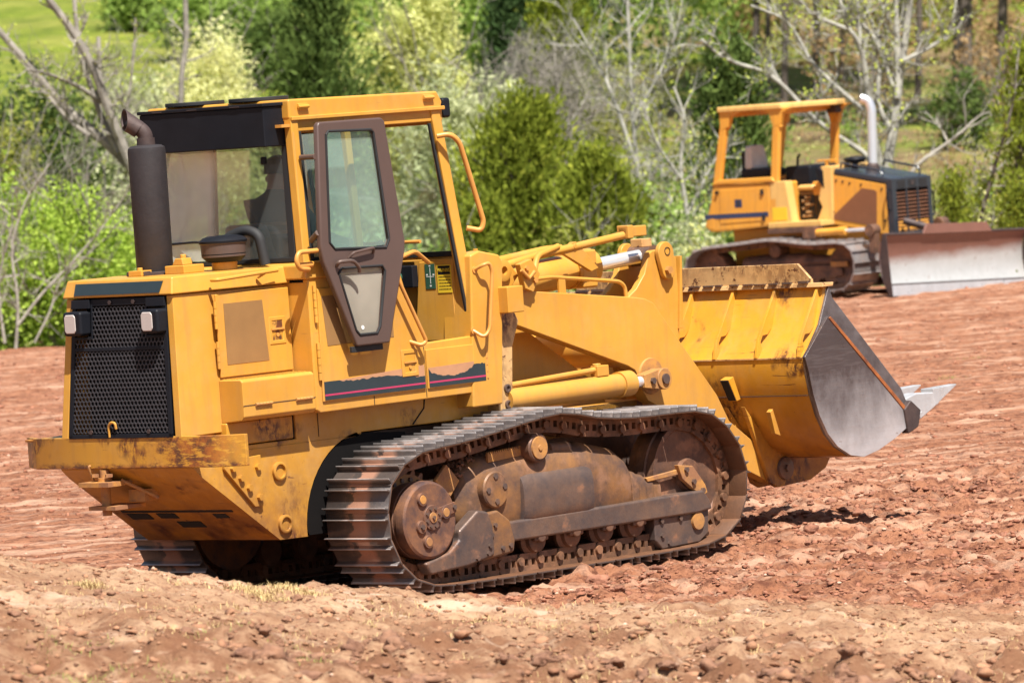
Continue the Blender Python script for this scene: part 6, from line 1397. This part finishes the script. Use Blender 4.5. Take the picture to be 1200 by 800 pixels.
# ---- right: big birch
limbtree('white_birch', 'tall pale birch with white limbs rising behind the bulldozer exhaust stack', 1040, 100,
    [([(1038, 330), (1038, 240), (1040, 187), (1048, 146), (1051, 117), (1054, 87), (1060, 52), (1066, 0), (1070, -40)], 13, 8, .2), ([(1051, 114), (1052, 60), (1050, 0), (1048, -40)], 8, 5, .3),
     ([(1036, 300), (1031, 187), (1025, 163), (1016, 111), (1012, 73), (1007, 52), (996, 35), (972, 26), (946, 15), (930, -10)], 9, 4, -.4), ([(1009, 58), (1006, 20), (1004, -20)], 5, 4, .2), ([(996, 38), (993, 18), (980, -10)], 6, 4, .2),
     ([(1043, 148), (1028, 122), (1030, 85), (1040, 66), (1030, 45), (1020, 20), (1005, -10)], 6, 4, .3),
     ([(1036, 210), (1015, 178), (978, 157), (949, 134), (917, 99), (894, 82), (850, 70), (820, 45)], 7, 4, -.5), ([(917, 99), (905, 80), (900, 55)], 4, 2, .1),
     ([(1012, 128), (978, 99), (949, 70), (937, 44), (920, 20), (880, 5)], 6, 3, .3), ([(1058, 70), (1083, 58), (1107, 44), (1118, 23), (1122, -10)], 6, 3, .3), ([(1046, 100), (1025, 40), (1000, 20), (985, 18)], 5, 3, .3)],
    'bark_pale', 31, 'pale birches', 12, .6, 'leaf_yellow', 'birch tree', 1, .06)
limbtree('fallen_branch', 'grey dead branch slanting up to the right above the bulldozer radiator', 1060, 98,
    [([(1055, 250), (1069, 195), (1098, 175), (1124, 157), (1142, 140)], 5, 3, .3), ([(1090, 290), (1120, 250), (1150, 215), (1190, 180)], 5, 3, .4), ([(1110, 290), (1150, 240), (1170, 220)], 4, 2, .1), ([(1140, 300), (1170, 250), (1215, 205)], 6, 3, .1)], 'twig_grey', 32, None, 9, .6, None, 'dead branches')
for k, (px, Y, w_, bpy_, lab) in enumerate([(884, 152, 9, 60, 'dark forest trunk, leftmost of the row above the canopy'), (898, 158, 6, 45, 'thin dark forest trunk, second from the left above the canopy'), (918, 150, 8, 50, 'dark forest trunk standing straight above the canopy middle'), (955, 156, 9, 62, 'dark forest trunk just right of the canopy'),
        (1075, 158, 8, 70, 'dark forest trunk close behind the white birch stems'), (1126, 145, 24, 100, 'thickest brown forest trunk at the upper right'), (1172, 148, 13, 50, 'dark straight trunk at the top right corner'), (985, 160, 6, 45, 'thin trunk between canopy and white birch')]):
    root, b = plant('forest_tree', lab, 'tree', px, Y, 'dark trunks on the upper hill'); rr = random.Random(40 + k); tw = MB(); tips = []
    tm = MB().tube([b - Vector((0, 0, .2)), b + Vector((.05, 0, 3)), b + Vector((rr.uniform(-.3, .3), 0, 8)), b + Vector((rr.uniform(-.5, .5), 0, 14))], w_ / 14000 * Y * 1.1, 10, w_ / 28000 * Y)
    for i in range(14): twigs(tw, b + Vector((0, 0, rr.uniform(4, 13.5))), (rr.uniform(-1, 1), rr.uniform(-1, 1), .4), rr.uniform(1.5, 3), .04, rr, 2, tips, .2)
    child_fix(tm.build('trunk', 'bark_dark', None), root); child_fix(tw.build('branches', 'bark_dark', None), root)
    leaves('crown', [t_ for t_ in tips if t_.z > b.z + 5.5], .55, 16, .26, 1.6, 'leaf_mid', root, 40 + k)
leafy('stump_brush', 'dark brushwood heaped round the foot of the thickest forest trunk', 1125, 136, 88, 70, 'leaf_dark', 50, None, 60, 22, .1)
leafy('brown_brush', 'brownish leafless brush on the slope between the trunks', 1000, 140, 20, 120, 'leaf_brown', 51, None, 60, 14, .09, open_=.3)
leafy('brown_brush_small', 'brownish brush on the slope at the top right', 1150, 140, 25, 90, 'leaf_brown', 52, None, 50, 14, .09, open_=.3)
cedar('edge_cedar', 'olive cedar with a slender leaning trunk at the right edge', 1184, 97, 50, 110, 'leaf_cedar', 53, None, 130, 26, .11, gap=.3, lean=.25)
limbtree('young_tree', 'thin dark stem leaning right in front of the right edge cedar', 1140, 95, [([(1142, 290), (1155, 230), (1170, 180), (1186, 130), (1192, 80)], 5, 3, .2)], 'bark_dark', 54, None, 8, .6, 'leaf_cedar', 'young tree', 5, .08)
cedar('seedling_cedar', 'small bright cedar seedling just above the blade guard', 1118, 92, 205, 52, 'leaf_cedar', 55, 'cedar seedlings', 90, 26, .08)
cedar('seedling_cedar', 'small bright cedar seedling at the right edge above the blade', 1196, 91, 215, 60, 'leaf_cedar', 56, 'cedar seedlings', 90, 26, .08)
leafy('straw_brush', 'straw coloured brush right above the blade', 1160, 93, 232, 110, 'leaf_paleg', 57, None, 60, 20, .06, open_=.3)
# ---- undergrowth: weeds and saplings nobody could count
g = np.random.RandomState(77); C1 = []; C2 = []; C3 = []
for _ in range(5200):
    Y = 90 + 75 * g.uniform() ** 1.3; x = g.uniform(-1, 1) * (Y * .094 + 1); t_ = float(edge_t(np.array(x), np.array(Y)))
    if t_ < 4: continue
    z = float(hill_z(np.array(x), np.array(Y))); h_ = g.uniform(.05, .5) * (1.4 if t_ < 30 else .7)
    (C1 if g.uniform() < .5 else C2 if g.uniform() < .6 else C3).append((x, Y, z + h_ * .6))
tag(leaves('undergrowth', C1, .16, 12, .09, 2.2, 'leaf_mid', None, 61, up=.5), kind='stuff')
tag(leaves('undergrowth', C2, .18, 10, .09, 2.5, 'leaf_paleg', None, 62, up=.8), kind='stuff')
tag(leaves('leaf_litter', C3, .22, 8, .10, 2.0, 'leaf_brown', None, 63), kind='stuff')
C4 = []
for _ in range(900):
    x = g.uniform(-9, 9); Y = 85.6 - .48 * x + g.uniform(5, 20); z = float(hill_z(np.array(x), np.array(Y)))
    C4.append((x, Y, z + g.uniform(0, .9)))
tag(leaves('edge_weeds', C4, .2, 12, .08, 2.2, 'leaf_mid', None, 64, up=.6), kind='stuff')
def brush(name, cnt, cond, m_, seed, hmin, hmax, size=.11, per=22, Y0=88, Y1=60, rr_=.15):
    g = np.random.RandomState(seed); C_ = []
    while cnt > 0:
        Y = Y0 + Y1 * g.uniform() ** 1.2; px = g.uniform(-60, 1260); x = (px - 600) / 7000 * Y; t_ = float(edge_t(np.array(x), np.array(Y)))
        if t_ < 6 or not cond(px, Y, t_): continue
        cnt -= 1; z = float(hill_z(np.array(x), np.array(Y))); H_ = g.uniform(hmin, hmax); w_ = H_ * g.uniform(.35, .6)
        for _ in range(int(16 + 10 * H_)):
            v = g.normal(0, 1, 3); v /= np.linalg.norm(v); v *= g.uniform(.3, 1) ** .5
            C_.append((x + v[0] * w_, Y + v[1] * w_, z + H_ * (.5 + .5 * v[2])))
    return tag(leaves(name, C_, rr_, per, size, 2.0, m_, None, seed), kind='stuff')
mid_ = lambda px, Y, t_: (px < 850 and t_ < 45 and not (px < 190 and t_ > 22)) or (t_ < 10)
brush('brushwood', 46, mid_, 'leaf_sage', 101, .8, 2.4)
brush('brushwood', 40, mid_, 'leaf_paleg', 102, .8, 2.2)
brush('brushwood', 34, mid_, 'leaf_mid', 103, .8, 2.6)
brush('brushwood', 22, mid_, 'leaf_olive', 104, .8, 2.4)
brush('brushwood', 26, lambda px, Y, t_: px > 840 and 14 < t_ < 70, 'leaf_mid', 105, .3, .9, .09, 14)
brush('dry_brushwood', 30, lambda px, Y, t_: px > 840 and 10 < t_ < 80, 'leaf_brown', 106, .3, 1.1, .08, 8)
far_ = lambda px, Y, t_: 390 < px < 860
brush('far_wood', 7, lambda px, Y, t_: 550 < px < 700, 'leaf_dark', 107, 3.5, 7, .3, 20, 165, 30, .35)
brush('far_wood', 10, far_, 'leaf_mid', 108, 3, 6, .3, 20, 160, 30, .35)
brush('far_wood', 14, lambda px, Y, t_: px > 860, 'leaf_olive', 109, 2, 4, .25, 9, 165, 40, .35)
brush('far_wood', 14, lambda px, Y, t_: px > 860, 'leaf_brown', 110, 1.5, 3.5, .22, 9, 158, 40, .35)
tw = MB(); rr = random.Random(90); tips = []
for _ in range(190):
    x = rr.uniform(-9, 9); Y = 85.6 - .48 * x + rr.uniform(6, 30); z = float(hill_z(np.array(x), np.array(Y)))
    twigs(tw, (x, Y, z), (rr.uniform(-.4, .4), rr.uniform(-.3, .3), 1), rr.uniform(.8, 2.0), .014, rr, 2, tips, .3)
tag(tw.build('dead_stems', 'twig_grey'), kind='stuff')
